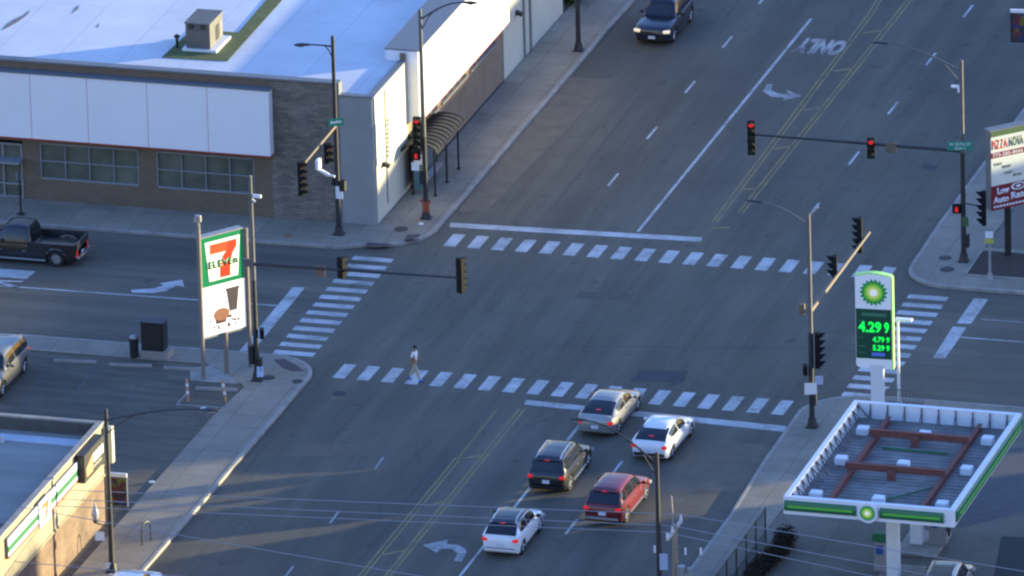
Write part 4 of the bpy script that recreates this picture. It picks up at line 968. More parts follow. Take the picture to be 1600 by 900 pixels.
# inner bracing of the fascia
for i in range(15):
    b = MB(); yy = Y0+.6+(Y1-Y0-1.0)*i/14; b.bb((X0+t_, yy-.03, ZT-.12), (X0+t_+.06, yy+.03, ZT-.06)); b.tube((X0+t_+.03, yy, ZT-.05), (X0+.75, yy+.1, ZB+.1), .03, n=6); b.tube((X0+t_+.03, yy, ZT-.05), (X0+t_+.05, yy+.4, ZB+.15), .028, n=6)
    b.build('brace', m_gpole, cn)
for i in range(9):
    b = MB(); xx = X0+.8+(X1-X0-1.4)*i/8; b.bb((xx-.025, Y1-t_-.06, ZB+.06), (xx+.025, Y1-t_, ZT-.05))
    b.tube((xx, Y1-t_-.06, ZT-.2), (xx, Y1-.8, ZB+.1), .02, n=6); b.build('brace', m_gpole, cn)
b = MB(); a, c = G(1372, 697, 4.9), G(1480, 703, 4.9); b.tube((20.6, a.y, ZB+.14), (23.6, a.y-.1, ZB+.14), .05, n=6); m_cg = mat('conduit_green', (.02, .14, .05), .6, var=.2); b.build('green_conduit', m_cg, cn); b = MB(); b.tube((22.0, -20.6, ZB+.14), (24.1, -18.3, ZB+.16), .04, n=6); b.build('green_conduit', m_cg, cn)
for c in cols:
    b = MB(); b.bb((c.x-.26, c.y-.13, .07), (c.x+.26, c.y+.33, ZB-.02), bev=.02); cc = b.build('column', m_wht, cn)
    b = MB(); b.bb((c.x-.28, c.y-.15, ZB-1.1), (c.x+.1, c.y-.135, ZB-.4)); b.build('green_column_panel', m_bg, cc)
# pump islands
def pump(c, lab):
    x, y = c.x, c.y; p_ = thing('fuel_pump', lab, 'fuel pump', (x, y, .07), 0, 'fuel pumps under the canopy')
    b = MB(); b.bb((x-.38, y-.25, .2), (x+.38, y+.25, 1.55), bev=.03); b.build('body', m_galv, p_)
    b = MB(); b.bb((x-.44, y-.28, 1.55), (x+.44, y+.28, 1.95), bev=.05); b.build('top_panel', m_bg, p_)
    b = MB(); b.bb((x-.28, y-.265, 1.0), (x+.05, y-.25, 1.42)); b.build('display', mat('pump_blue', (.03, .08, .3), .4, var=.1), p_)
    b = MB(); b.path([(x+.39, y-.1, 1.5), (x+.55, y-.12, 1.2), (x+.5, y-.12, .6), (x+.42, y-.1, .9)], .03, None, 6); b.bb((x+.36, y-.16, .85), (x+.46, y-.02, 1.1)); b.build('hose', m_dk, p_)
c1_, c2_ = cols
pump(Vector((c2_.x-.62, c2_.y+.75, 0)), 'fuel pump by the nearer canopy column, green top and blue display')
pump(Vector((c1_.x+.95, c1_.y+.2, 0)), 'fuel pump half hidden behind the farther canopy column')
b = MB()
for c in cols: b.bb((c.x-.7, c.y-1.3, .065), (c.x+1.2, c.y+1.6, .2), bev=.03)
struct(b.build('pump_island', m_kerb))
# dark tank lid patch, chain fence, hedge
marks('dark_pavement_patch', [[tuple(G(x, y, .07)[:2]) for x, y in ((1565, 838), (1640, 842), (1620, 930), (1548, 925))]], mat('fresh_asphalt', (.035, .035, .035), .9, var=.2), z=.078)
marks('dark_pavement_patch', [[tuple(G(x, y, .07)[:2]) for x, y in ((1480, 700), (1640, 700), (1640, 790), (1500, 825), (1400, 818), (1390, 790))]], mat('worn_asphalt', (.085, .085, .085), .9, var=.2), z=.074)
fe = thing('chain_fence', 'dark wire mesh fence between the sidewalk and the station hedge', 'fence', (14.9, -19, .09))
ya, yb, xf = G(1218, 850, .09).y, -45, 15.35
b = MB(); k = 0
yy = ya
while yy > -30:
    b.tube((xf, yy, .08), (xf, yy, 1.75), .035, n=6); yy -= 1.6
b.build('posts', m_dk, fe)
b = MB()
for z in (.15, 1.7): b.tube((xf, ya, z), (xf, -30, z), .025, n=6)
nn = int((ya+30)/.13)
for i in range(nn):
    y_ = ya-i*.13; b.box((xf, y_, .92), (.008, .010, 1.5)) 
for i in range(12): b.box((xf, (ya-30)/2, .2+i*.13), (.008, ya+30, .010))
b.build('mesh', m_dk, fe)

# ------------------------------------------------------------------ foliage
def leaf_mat(name, col):
    m = mat(name, col, .8, var=0); t, bs = nodes(m)
    bs.inputs['Specular IOR Level'].default_value = .08; gi = t.nodes.new('ShaderNodeNewGeometry'); rp = t.nodes.new('ShaderNodeValToRGB'); e = rp.color_ramp.elements
    e[0].color = (*[c*.5 for c in col], 1); e[1].color = (*[c*1.5 for c in col], 1)
    t.links.new(gi.outputs['Random Per Island'], rp.inputs[0]); t.links.new(rp.outputs[0], bs.inputs['Base Color']); return m
m_leaf = leaf_mat('leaves', (.05, .085, .025)); m_leaf2 = leaf_mat('dark_leaves', (.030, .024, .018)); m_bark = mat('bark', (.08, .06, .045), .9, var=.3)
def leaves(clumps, n, s_, m, name, parent):
    b = MB(); rn = random.Random(len(clumps)*7+n)
    for c, r_ in clumps:
        for _ in range(n):
            while True:
                v = Vector((rn.uniform(-1, 1), rn.uniform(-1, 1), rn.uniform(-1, 1)))
                if v.length < 1: break
            v = v*(.55+.45*rn.random()); p_ = Vector(c)+Vector((v.x*r_[0], v.y*r_[1], v.z*r_[2]))
            if p_.z < .1: continue
            d1 = Vector((rn.gauss(0, 1), rn.gauss(0, 1), rn.gauss(0, 1))).normalized(); d2 = d1.orthogonal().normalized(); k = s_*rn.uniform(.6, 1.4)
            b.poly([p_-d1*k, p_-d2*k*.55, p_+d1*k, p_+d2*k*.55])
    return b.build(name, m, parent)
hd = thing('hedge', 'low dark clipped hedge behind the wire fence', 'hedge', (16.2, -18, .07))
leaves([((16.2+.15*math.sin(i), -14.4-i*.9, .42), (.62, .75, .5)) for i in range(12)], 900, .05, m_leaf2, 'foliage', hd)
b = MB()
for i in range(12): b.path([(16.2, -14.4-i*.9, .07), (16.25, -14.3-i*.9, .5)], .03, .02, 5)
b.build('stems', m_bark, hd)
sb_ = thing('shrub', 'green leafy bush at the far end of the store wall', 'bush', (-12.6, 55.5, .1))
c = G(893, 18, .8)
leaves([((-13.4, 54.0, .8), (.8, 1.0, .9)), ((-13.2, 55.6, 1.0), (.9, 1.0, 1.0)), ((-12.5, 57.2, 1.0), (.9, 1.2, 1.1)), ((-13.2, 59, 1.4), (1.1, 1.3, 1.5)), ((-12.7, 61.5, 1.3), (1, 1.5, 1.4))], 700, .13, m_leaf, 'foliage', sb_)
b = MB()
for k in ((-13.1, 55.8), (-12.6, 57.3), (-13.1, 59.1), (-12.8, 61.4)): b.path([(k[0], k[1], .1), (k[0]+.1, k[1], .8), (k[0]-.1, k[1]+.1, 1.6)], .05, .02, 6)
b.build('stems', m_bark, sb_)

# ------------------------------------------------------------------ pizza sign
SYP = 22.3; p0 = HY(1547, 207, SYP); p1 = HY(1547, 330, SYP)
pzs = thing('roadside_sign', 'tall three panel roadside sign with pizza and auto lettering in the right corner bed', 'sign', (p0.x+1.5, SYP, .15))
dirx = Vector((1, 1, 0)).normalized(); Q = frame((p0.x, SYP, 0), dirx); zt, zb = p0.z, p1.z; Wd = 3.0; hh = zt-zb
b = MB(); b.bb((0, zb, -.45), (Wd, zt, -.02), Mx=Q); b.bb((-.03, zt, -.5), (Wd+.03, zt+.07, .04), Mx=Q); b.build('cabinet', m_cap, pzs)
m_pw = mat('sign_white_panel', (.60, .62, .55), .4, var=.03, emit=(1, 1, .9), es=.02); m_pr = mat('sign_red', (.22, .025, .035), .4, var=.04); m_pg = mat('sign_olive_green', (.07, .13, .05), .5, var=.1)
def prow(a, c, mm, nm): b = MB(); b.bb((.04, zb+hh*a, -.02), (Wd-.04, zb+hh*c, .0), Mx=Q); return b.build(nm, mm, pzs)
prow(.93, 1.0, m_pg, 'green_strip'); pw = prow(.73, .93, m_pw, 'white_panel'); pr = prow(.66, .73, m_pr, 'red_strip'); bd = prow(.31, .66, m_pw, 'letter_board'); pb = prow(.0, .31, m_pr, 'red_panel')
Q3 = Q @ Matrix.Translation((0, 0, .001))
text('sign_lettering', 'PIZZA', mat('red_lettering', (.42, .03, .03), .5, var=.03), pw, Q3 @ Matrix.Translation((.53, zb+hh*.83, 0)), width=.86, height=.46, bold=.03)
text('sign_lettering', 'NOVA', mat('green_lettering', (.05, .10, .04), .5, var=.03), pw, Q3 @ Matrix.Translation((1.42, zb+hh*.83, 0)), width=.80, height=.46, bold=.03)
text('sign_lettering', '773-585-8666', m_txtw, pr, Q3 @ Matrix.Translation((.95, zb+hh*.695, 0)), width=1.65, height=.17)
for s_, u, v in (('TAKE', .40, .58), ('MONEY', .88, .53), ('DAILY', 1.0, .45), ('SPECIAL', 1.45, .40)): text('sign_lettering', s_, m_txtk, bd, Q3 @ Matrix.Translation((u, zb+hh*v, 0)), width=.48, height=.13, bold=.01)
text('sign_lettering', 'Low', m_txtw, pb, Q3 @ Matrix.Translation((.68, zb+hh*.235, 0)), width=.66, height=.34, bold=.04)
text('sign_lettering', 'Auto', m_txtw, pb, Q3 @ Matrix.Translation((.55, zb+hh*.125, 0)), width=.85, height=.32, bold=.04)
text('sign_lettering', 'Rates', m_txtw, pb, Q3 @ Matrix.Translation((1.65, zb+hh*.145, 0)), width=1.1, height=.34, bold=.04)
for k_, mm in ((1.0, m_txtw), (.72, m_pr), (.36, m_txtw)):
    b = MB(); b.prism([(1.50+.40*k_*math.cos(a), zb+hh*.255+.19*k_*math.sin(a), .012*(2-k_)) for a in [i*math.pi/10 for i in range(20)]], (0, 0, .006), Mx=Q3); b.build('oval_emblem', mm, pb)
b = MB(); [b.bb((.15+.17*k, zb+hh*.03, .001), (.27+.17*k, zb+hh*.055, .006), Mx=Q) for k in range(15)]; b.build('small_lettering', m_txtw, pb)
for u in (1.05, 2.6):
    b = MB(); b.tube(Q @ Vector((u, .12, -.25)), Q @ Vector((u, zb, -.25)), .16, n=10); b.build('post', m_dk, pzs)
# small sign post in front of it
x, y, _ = G(1547, 436, .13); ssp = thing('sign_post', 'pale post with small white and yellow signs at the edge of the soil bed', 'sign post', (x, y, .13)); H_ = Z(x, y, 363)
b = MB(); b.tube((x, y, .13), (x, y, H_), .07, .05, 10); b.tube((x, y, .13), (x, y, .45), .15, .09, 10); b.build('post', m_galv, ssp)
flatsign(ssp, (x, y-.07, H_-.1), (.2, -1, 0), .36, .32, m_wht); flatsign(ssp, (x, y-.07, H_-.42), (.2, -1, 0), .42, .22, mat('yellow_sign', (.45, .42, .08), .5, var=.1))
# banner sign near the top right edge
c = HY(1590, 40, 36); bn = thing('banner_sign', 'dark printed panel with white header at the upper right edge', 'sign', (c.x+.5, 36, .1)); Q = frame((HY(1579, 66, 36).x, 36, 0), (1, .1, 0)); z0_, z1_ = HY(1579, 66, 36).z, HY(1579, 15, 36).z
b = MB(); b.bb((0, z0_, -.1), (1.3, z1_-.15, 0), Mx=Q); b.build('frame', m_dk, bn); b = MB(); b.bb((0, z1_-.15, -.12), (1.3, z1_, .02), Mx=Q); b.build('header', m_wht, bn); b = MB(); b.bb((.1, z0_+.1, 0), (1.2, z1_-.2, .012), Mx=Q); b.build('poster', m_poster, bn)
b = MB(); b.tube(Q @ Vector((.9, .1, -.06)), Q @ Vector((.9, z0_, -.06)), .06); b.build('post', m_dk, bn)

# ------------------------------------------------------------------ utility pole and wires
p = HX(1053, 775, 14.0); ux, uy, uz = p
m_wood = mat('weathered_wood', (.30, .24, .17), .85, var=.25, scale=4, stretch=(6, 6, .4))
up_ = thing('utility_pole', 'weathered wooden utility pole with crossarm and pale insulators right of the queue of cars', 'utility pole', (ux, uy, .1))
zc = Z(ux, uy, 828)
b = MB(); b.tube((ux, uy, .1), (ux, uy, zc+.25), .16, .12, 12); b.build('pole', m_wood, up_, smooth=True)
b = MB(); b.tube((ux-.05, uy, zc), (ux-.12, uy, uz), .045, .03, 8); b.build('top_pin', m_galv, up_)
b = MB(); ey = 1.15; b.box((ux-.02, uy, zc), (.12, 2*ey, .13)); b.build('crossarm', mat('bleached_wood', (.52, .48, .40), .8, var=.15, scale=6), up_)
for s_ in (-1, -.25, 1):
    b = MB(); b.tube((ux-.02, uy+s_*ey*.95, zc+.06), (ux-.02, uy+s_*ey*.95, zc+.3), .06, .04, 8); b.build('insulator', m_wht, up_)
for (px, pyy) in ((1023, 858), (1071, 861), (1095, 861)):
    c = HY(px, pyy, uy-.1); b = MB(); b.tube((c.x, uy-.1, c.z-.16), (c.x, uy-.1, c.z+.14), .05, .05, 8); b.build('insulator', m_wht, up_)
b = MB(); c1_ = HY(1023, 857, uy-.1); c3_ = HY(1095, 860, uy-.1); b.tube(c1_, c3_, .02); b.build('lower_crossarm', m_gpole, up_)
c = HY(1064, 893, uy-.3); b = MB(); b.tube((c.x, uy-.3, c.z-.5), (c.x, uy-.3, c.z+.25), .2, n=12); b.tube((c.x+.35, uy-.3, c.z-.5), (c.x+.35, uy-.3, c.z+.2), .09, n=8); b.build('transformer', m_galv, up_)
m_wire = mat('wire', (.30, .31, .33), .5, metal=.2, var=0)
WI = 0
def wire(a, c, sag, lab, r_=.018):
    b = MB(); a = Vector(a); c = Vector(c); pts = []
    for k in range(25):
        s_ = k/24; q_ = a+(c-a)*s_; q_.z -= sag*4*s_*(1-s_); pts.append(q_)
    b.path(pts, r_, None, 5); o = b.build('overhead_wire', m_wire); tag(o, lab, 'wire', 'overhead wires crossing the lower part'); origin_to(o, a)
ydict = [(uy+ey*.95, (1052, 805), (440, 776), 'left topmost'), (uy-.25*ey, (1050, 829), (440, 792), 'mid'), (uy-ey*.95, (1046, 838), (440, 803), 'low')]
names_ = ['uppermost of the three wires running left from the utility pole crossarm', 'middle of the three wires running left from the utility pole crossarm', 'lowest of the three wires running left from the utility pole crossarm']
for (Y_, a_, c_, _), nm in zip(ydict, names_):
    st = Vector((ux-.02, Y_, zc+.3)); e = HY(c_[0], c_[1], Y_+.0); d_ = (e-st); en = st+d_*(-70-st.x)/d_.x; wire(st, en, .15, nm)
names2 = ['uppermost of the three wires running right from the utility pole crossarm', 'middle of the three wires running right from the utility pole crossarm', 'lowest of the three wires running right from the utility pole crossarm']
for (Y_, a_, c_, _), e_, nm in zip(ydict, ((1600, 888), (1600, 922), (1600, 945)), names2):
    st = Vector((ux-.02, Y_, zc+.3)); e = HY(e_[0], e_[1], Y_-3); d_ = (e-st); wire(st, st+d_*(60-st.x)/d_.x, .15, nm)
for a_, c_, Y_, nm in (((280, 833), (700, 905), -30, 'long lower wire sloping down to the right over the left lanes'), ((0, 872), (440, 912), -31, 'faint wire in the bottom left corner in front of the corner shop')):
    a, c = HY(*a_, Y_), HY(*c_, Y_); d_ = (c-a); wire(a-d_*1.0, c+d_*.6, .1, nm)

# ------------------------------------------------------------------ vehicles
m_tyre = mat('tyre', (.015, .015, .015), .85, var=.1); m_rim = mat('alloy', (.45, .45, .46), .35, metal=.7, var=.1)
m_chr = mat('chrome', (.6, .6, .62), .2, metal=.9, var=.05); m_trim = mat('black_trim', (.012, .012, .013), .5, var=.1)
m_tail = mat('tail_lamp_lit', (.45, .02, .02), .3, var=0, emit=(1, .03, .03), es=.15); m_tail0 = mat('tail_lamp', (.30, .02, .02), .3, var=0, emit=(1, .05, .04), es=.02)
m_headl = mat('head_lamp', (.7, .7, .65), .15, var=0, emit=(1, .75, .35), es=.22); m_headoff = mat('head_lamp_off', (.28, .29, .30), .15, var=.02)
m_plate = mat('number_plate', (.6, .62, .68), .5, var=.1, scale=12)
def interp(tab, y):
    if y <= tab[0][0]: return tab[0][1]
    for (a, va), (c, vc) in zip(tab, tab[1:]):
        if y <= c:
            s_ = (y-a)/(c-a); return va+(vc-va)*s_
    return tab[-1][1]
def car(name, label, cat, loc, rz, L_, W_, top, cabin, paint, H_, roofm=None, rails=None, wheel=.33, wb=.6, brake=True, head=False, trim=None, lower=None, third=True, pickup=False, sidew=3, group=None):
    """local +y = forward, origin on the ground below the centre. top: [(y/L, z)] of hood-belt-deck line. cabin: base rear, base front, roof rear, roof front as y/L"""
    root = thing(name, label, cat, loc, rz, group); h = L_/2
    yw = [-wb*h+(-.02*L_), wb*h+.01*L_]; Ra = wheel+.06
    sta = sorted(set([-h, -h+.05, -h+.14, -h+.3, h-.3, h-.14, h-.05, h]+[y_+Ra*k/4*1.01 for y_ in yw for k in range(-5, 6)]+[-h+L_*k/22 for k in range(1, 22)]))
    rings = []
    for y in sta:
        t = y/L_; zt = interp(top, t)
        e = min(1, (h-abs(y))/.75); wv = W_/2*(.76+.24*math.sqrt(max(0, 1-(1-e)**2))) 
        zlow = .24 + (.12 if h-abs(y) < .06 else 0)
        for y_ in yw:
            d_ = abs(y-y_)
            if d_ < Ra: zlow = max(zlow, wheel+math.sqrt(Ra*Ra-d_*d_))
        eb = .0 if h-abs(y) > .06 else -.05
        zt += eb
        prof = [(0, zt), (wv*.55, zt-.008), (wv*.84, zt-.03), (wv*.955, zt-.10), (wv*1.0, zt*.72), (wv*.995, .50), (wv*.96, zlow)]
        prof = [(a, max(z_, zlow)) for a, z_ in prof]
        ring = [(-a, y, z_) for a, z_ in prof[::-1]]+[(a, y, z_) for a, z_ in prof[1:]]
        rings.append(ring)
    b = MB(); b.loft(rings, close=True); bmesh.ops.remove_doubles(b.b, verts=b.b.verts[:], dist=.0005); body = b.build('body', paint, root, local=True, smooth=True)
    b = MB(); b.bb((-W_/2+.16, -h+.2, .2), (W_/2-.16, h-.2, .62)); b.build('underbody', m_trim, root, local=True)
    # cabin: one curved shell, glass set just proud of it
    cb0, cf0, cr1, cf1 = [v*L_ for v in cabin]; zb0 = interp(top, cabin[0])-.04; zbf = interp(top, cabin[1])-.04
    wbelt = W_/2*.93; wr_ = W_/2*.66; zr = H_
    pk_ = (cr1*.35+cf1*.65)
    ctl = [(cb0, zb0), (cr1, zr-.075), (cr1*.6+pk_*.4, zr-.022), (pk_, zr), (cf1, zr-.035), (cf1*.72+cf0*.28, zr-.035-(zr-zbf)*.19), (cf0, zbf)]
    if H_ < 1.5: ctl[1] = (cr1, zr-.10); ctl.insert(1, (cb0*.5+cr1*.5, zb0+(zr-.10-zb0)*.60))
    def hz(y):
        v = 0; 
        for k, w__ in ((-.09, .2), (-.045, .2), (0, .2), (.045, .2), (.09, .2)): v += w__*interp(ctl, min(max(y+k, cb0), cf0))
        return v if cb0 < y < cf0 else interp(ctl, y)
    hmax = zr-.95
    def belt(y): return interp(top, y/L_)-.05
    def sect(y):
        zb_ = belt(y); h_ = max(hz(y)-zb_, .004); q_ = min(1, h_/hmax); wt = wr_+(wbelt*.86-wr_)*(1-q_); wb2 = wbelt*(1 if cb0+.3 < y < cf0-.5 else .985)
        fr = [(0, 0), (.30, .10), (.62, .40), (.82, .78), (.92, 1.0), (.975, 1.0), (1, 1)]
        P_ = [(wb2, zb_), (wb2+(wt-wb2)*.16, zb_+h_*.28), (wb2+(wt-wb2)*.50, zb_+h_*.58), (wb2+(wt-wb2)*.82, zb_+h_*.80), (wt*.97, zb_+h_*.915), (wt*.80, zb_+h_*.972), (wt*.45, zb_+h_*.995), (0, zb_+h_)]
        return P_
    NS = 26; ys_ = [cb0+(cf0-cb0)*k/NS for k in range(NS+1)]
    rg = []
    for y in ys_:
        P_ = sect(y); rg.append([(x_, y, z_) for x_, z_ in P_]+[(-x_, y, z_) for x_, z_ in P_[::-1][1:]])
    b = MB(); b.loft(rg, close=False, caps=False); sh = b.build('cabin_shell', paint, root, local=True, smooth=True)
    def at_(y, f):                       # point of the right side at height fraction f
        P_ = sect(y); zb_ = P_[0][1]; z_ = zb_+(P_[-1][1]-zb_)*f
        for (x0_, z0_), (x1_, z1_) in zip(P_, P_[1:]):
            if z0_ <= z_ <= z1_+1e-6: k = (z_-z0_)/max(1e-6, z1_-z0_); return x0_+(x1_-x0_)*k, z_
        return P_[-1]
    def top_(y, u):                      # point across the top at share u of the half width
        P_ = sect(y)[3:]; x_ = P_[0][0]*.97*u; 
        for (x0_, z0_), (x1_, z1_) in zip(P_, P_[1:]):
            if x1_ <= abs(x_) <= x0_: k = (abs(x_)-x0_)/(x1_-x0_ or 1); return x_, z0_+(z1_-z0_)*k
        return x_, P_[-1][1]
    def glass(y0_, y1_, nm, o):
        b = MB(); b.loft([[(top_(y, u)[0], y+o[0], top_(y, u)[1]+o[1]) for u in [-1, -.85, -.6, -.3, 0, .3, .6, .85, 1]] for y in [y0_+(y1_-y0_)*k/7 for k in range(8)]], close=False, caps=False); b.build(nm, m_glass, sh, local=True, smooth=True)
    d_r = cr1-cb0
    if not pickup: glass(cb0+d_r*.10, cb0+d_r*(.92 if H_ > 1.5 else 1.02), 'rear_window', (-.014, .014))
    else: glass(cb0+d_r*.15, cb0+d_r*.95, 'rear_window', (-.02, .01))
    glass(cf0-(cf0-cf1)*.06, cf1+(cf0-cf1)*.10, 'windscreen', (.014, .014))
    if roofm:
        b = MB(); b.loft([[(top_(y, u)[0]*1.03, y, top_(y, u)[1]+.010) for u in [-1, -.85, -.6, -.3, 0, .3, .6, .85, 1]] for y in [cr1-.02+(cf1-cr1+.04)*k/8 for k in range(9)]], close=False, caps=False); b.build('roof', roofm, sh, local=True, smooth=True)
    sw0, sw1 = cb0+d_r*(.75 if H_ > 1.5 else .62), cf0-(cf0-cf1)*.42
    if pickup: sw0 = cr1+.12
    cuts = [0, .44, 1] if sidew == 2 or L_ < 4.3 or pickup else ([0, .24, .60, 1] if H_ > 1.5 else [0, .50, 1])
    for sgn in (-1, 1):
        for ca, cb_ in zip(cuts, cuts[1:]):
            ya_, yb_ = sw0+(sw1-sw0)*ca+(.03 if ca else 0), sw0+(sw1-sw0)*cb_-(.03 if cb_ < 1 else 0); rr_ = []
            for k in range(7):
                y = ya_+(yb_-ya_)*k/6; lo = .10; hi = .80
                if ca == 0: lo = .10+.12*max(0, 1-k/2)
                rr_.append([(sgn*(at_(y, f)[0]+.010), y, at_(y, f)[1]+.003) for f in (lo, (lo+hi)/2-.08, (lo+hi)/2+.12, hi)])
            b = MB(); b.loft(rr_, close=False, caps=False); b.build('side_window', m_glass, sh, local=True, smooth=True)
        if rails:
            b = MB(); yy0, yy1 = cr1+.0, cf1-.05; xr_ = wr_*.90
            b.path([(sgn*xr_, yy0+(yy1-yy0)*k/6, hz(yy0+(yy1-yy0)*k/6)+(.05 if 0 < k < 6 else -.03)) for k in range(7)], .026, None, 6); b.build('roof_rail', rails, root, local=True, smooth=True)
    if not pickup and (H_ > 1.5 or top is hatch_top):
        yy = cr1-.02; b = MB(); b.loft([[(x_, yy-.16, hz(yy)-.01), (x_, yy+.10, hz(yy+.1)+.025), (x_, yy+.10, hz(yy+.1)-.03), (x_, yy-.15, hz(yy)-.04)] for x_ in (-wr_*.86, wr_*.86)]); b.build('rear_spoiler', roofm or paint, root, local=True)
    # wheels
    for y_ in yw:
        for sgn in (-1, 1):
            xx = sgn*(W_/2-.13)
            b = MB(); n = 20; pr = [(.60, -.10), (.9, -.11), (1, -.08), (1, .08), (.9, .11), (.60, .10)]
            b.loft([[(xx+o_, y_+math.cos(a)*wheel*r_, wheel+math.sin(a)*wheel*r_) for r_, o_ in pr] for a in [2*math.pi*k/n for k in range(n+1)]], close=True, caps=False); wl_ = b.build('wheel', m_tyre, root, local=True, smooth=True)
            b = MB(); b.tube((xx+sgn*.02, y_, wheel), (xx+sgn*.05, y_, wheel), wheel*.62, n=18)
            for k in range(5):
                a = 2*math.pi*k/5; b.tube((xx+sgn*.065, y_, wheel), (xx+sgn*.075, y_+math.cos(a)*wheel*.58, wheel+math.sin(a)*wheel*.58), .035, n=5)
            b.tube((xx+sgn*.05, y_, wheel), (xx+sgn*.10, y_, wheel), .05, n=8)
            b.build('rim', m_rim, wl_, local=True)
    # lights, bumpers, plates
    zd = interp(top, -.49); zf = interp(top, .48)
    for sgn in (-1, 1):
        b = MB(); Mx = Matrix.Translation((sgn*(W_/2*.77), -h+.10, zd-.17)) @ Matrix.Rotation(sgn*R(14), 4, 'Z')
        tw, th = (.13, .15) if not pickup else (.09, .36)
        b.box((0, 0, 0), (tw*2, .22, th), Mx=Mx, bev=.03); b.build('tail_light', m_tail if brake else m_tail0, root, local=True, smooth=True)
        b = MB(); Mx = Matrix.Translation((sgn*(W_/2*.78), h-.09, zf-.20)) @ Matrix.Rotation(-sgn*R(18), 4, 'Z'); b.box((0, 0, 0), (.36, .22, .15), Mx=Mx, bev=.03); b.build('headlight', m_headl if head else m_headoff, root, local=True, smooth=True)
        b = MB(); b.ball((sgn*(W_/2+.10), cf0-.42, zbf+.10), .11, (1.1, .6, .8), 8); b.tube((sgn*(W_/2-.1), cf0-.42, zbf+.05), (sgn*(W_/2+.05), cf0-.42, zbf+.08), .03, n=6); b.build('mirror', m_trim if roofm else paint, root, local=True, smooth=True)
        for yy_ in (-.02*L_, .17*L_)[:2 if sidew == 3 else 1]:
            b = MB(); b.box((sgn*(W_/2-.0), yy_-.25, zb0-.17), (.03, .18, .03)); b.build('door_handle', trim or paint, root, local=True)
    b = MB(); b.box((0, -h+.02, .42), (W_*.80, .12, .16), bev=.04); b.build('rear_bumper', lower or m_trim, root, local=True)
    b = MB(); b.box((0, h-.05, .40), (W_*.72, .12, .20), bev=.04); b.box((0, h-.045, zf-.24), (W_*.34, .08, .14), bev=.02); b.build('front_grille', m_trim, root, local=True)
    b = MB(); b.box((0, -h-.005, zd-.38 if not pickup else .55), (.34, .03, .16)); b.build('number_plate', m_plate, root, local=True)
    b = MB(); b.box((0, h+.015, .47), (.34, .03, .14)); b.build('number_plate', m_plate, root, local=True)
    if third and brake: b = MB(); b.box((0, cr1-.19 if H_ > 1.5 else cb0+.35, (hz(cr1)-.02) if H_ > 1.5 else hz(cb0+.35)+.03), (.22, .04, .03)); b.build('brake_light', m_tail, root, local=True)
    for sgn in (-1, 1):
        b = MB(); b.bb((sgn*(W_/2-.01)-.02, yw[0]+Ra+.05, .27), (sgn*(W_/2-.01)+.02, yw[1]-Ra-.05, .34)); b.build('rocker_trim', trim or m_trim, root, local=True)
    return root
sedan_top = [(-.5, .80), (-.49, .94), (-.475, 1.01), (-.44, 1.05), (-.36, 1.04), (-.2, .99), (.10, .97), (.20, .95), (.30, .89), (.38, .82), (.44, .74), (.48, .64), (.5, .55)]
hatch_top = [(-.5, .80), (-.49, .94), (-.475, 1.0), (-.44, 1.03), (-.36, 1.02), (-.2, .97), (.10, .95), (.20, .93), (.30, .88), (.38, .81), (.44, .73), (.48, .63), (.5, .54)]
suv_top = [(-.5, .92), (-.49, 1.02), (-.475, 1.08), (-.44, 1.10), (-.30, 1.08), (.10, 1.05), (.20, 1.04), (.30, .99), (.38, .93), (.44, .85), (.48, .74), (.5, .62)]
def paintm(name, col, metal=.3, rough=.32): return mat(name, col, rough, metal=metal, var=.03, scale=1.5, coat=.6)
m_silver = paintm('silver_paint', (.30, .285, .255), .35); m_pearl = paintm('white_paint', (.74, .74, .74), 0); m_blk = paintm('black_paint', (.014, .014, .014), .1, .3)
m_red = paintm('red_paint', (.14, .008, .011), .15); m_navy = paintm('dark_blue_paint', (.016, .02, .032), .3); m_wht2 = paintm('grey_paint', (.17, .16, .14), .3)
g1 = 'cars waiting in the near lanes'
car('parked_car', 'silver grey sedan at the front of the left lane on the stop line', 'car', (4.45, -1.4, 0), R(-1), 4.8, 1.84, sedan_top, (-.44, .22, -.22, .04), m_silver, 1.44, group=g1, lower=m_silver).name = 'sedan'
car('hatchback', 'bright white sloping hatchback in the right lane behind the stop line', 'car', (7.68, -3.95, 0), R(-1.5), 4.5, 1.82, hatch_top, (-.475, .23, -.24, .04), m_pearl, 1.43, group=g1, lower=m_trim)
car('suv', 'black SUV with silver roof rails second in the left lane', 'car', (4.22, -8.7, 0), R(0), 4.65, 1.86, suv_top, (-.487, .24, -.40, .05), m_blk, 1.70, rails=m_chr, wheel=.36, group=g1, trim=m_chr)
car('suv', 'red SUV with silver lower trim in the right lane', 'car', (7.78, -11.9, 0), R(-1), 4.65, 1.86, suv_top, (-.487, .24, -.37, .05), m_red, 1.66, wheel=.36, group=g1, trim=m_chr, lower=m_galv)
car('crossover', 'white compact crossover with black roof last in the left lane', 'car', (4.38, -16.7, 0), R(0), 4.25, 1.78, suv_top, (-.485, .24, -.33, .03), m_pearl, 1.58, roofm=m_blk, rails=m_pearl, wheel=.34, group=g1, lower=m_pearl)
boxy = [(-.5, 1.00), (-.49, 1.10), (-.48, 1.16), (.16, 1.10), (.30, 1.08), (.42, 1.03), (.48, .98), (.5, .85)]
car('suv', 'dark blue boxy SUV driving towards the crossing in the far left lanes, headlights on', 'car', (-7.75, 51.3, 0), R(180), 4.9, 1.9, boxy, (-.48, .20, -.45, .10), m_navy, 1.82, rails=m_galv, wheel=.37, brake=False, head=True, lower=m_galv)
pk_top = [(-.5, .86), (-.13, .88), (-.1, 1.12), (.16, 1.12), (.28, 1.10), (.42, 1.04), (.48, .96), (.5, .85)]
PL = 5.9
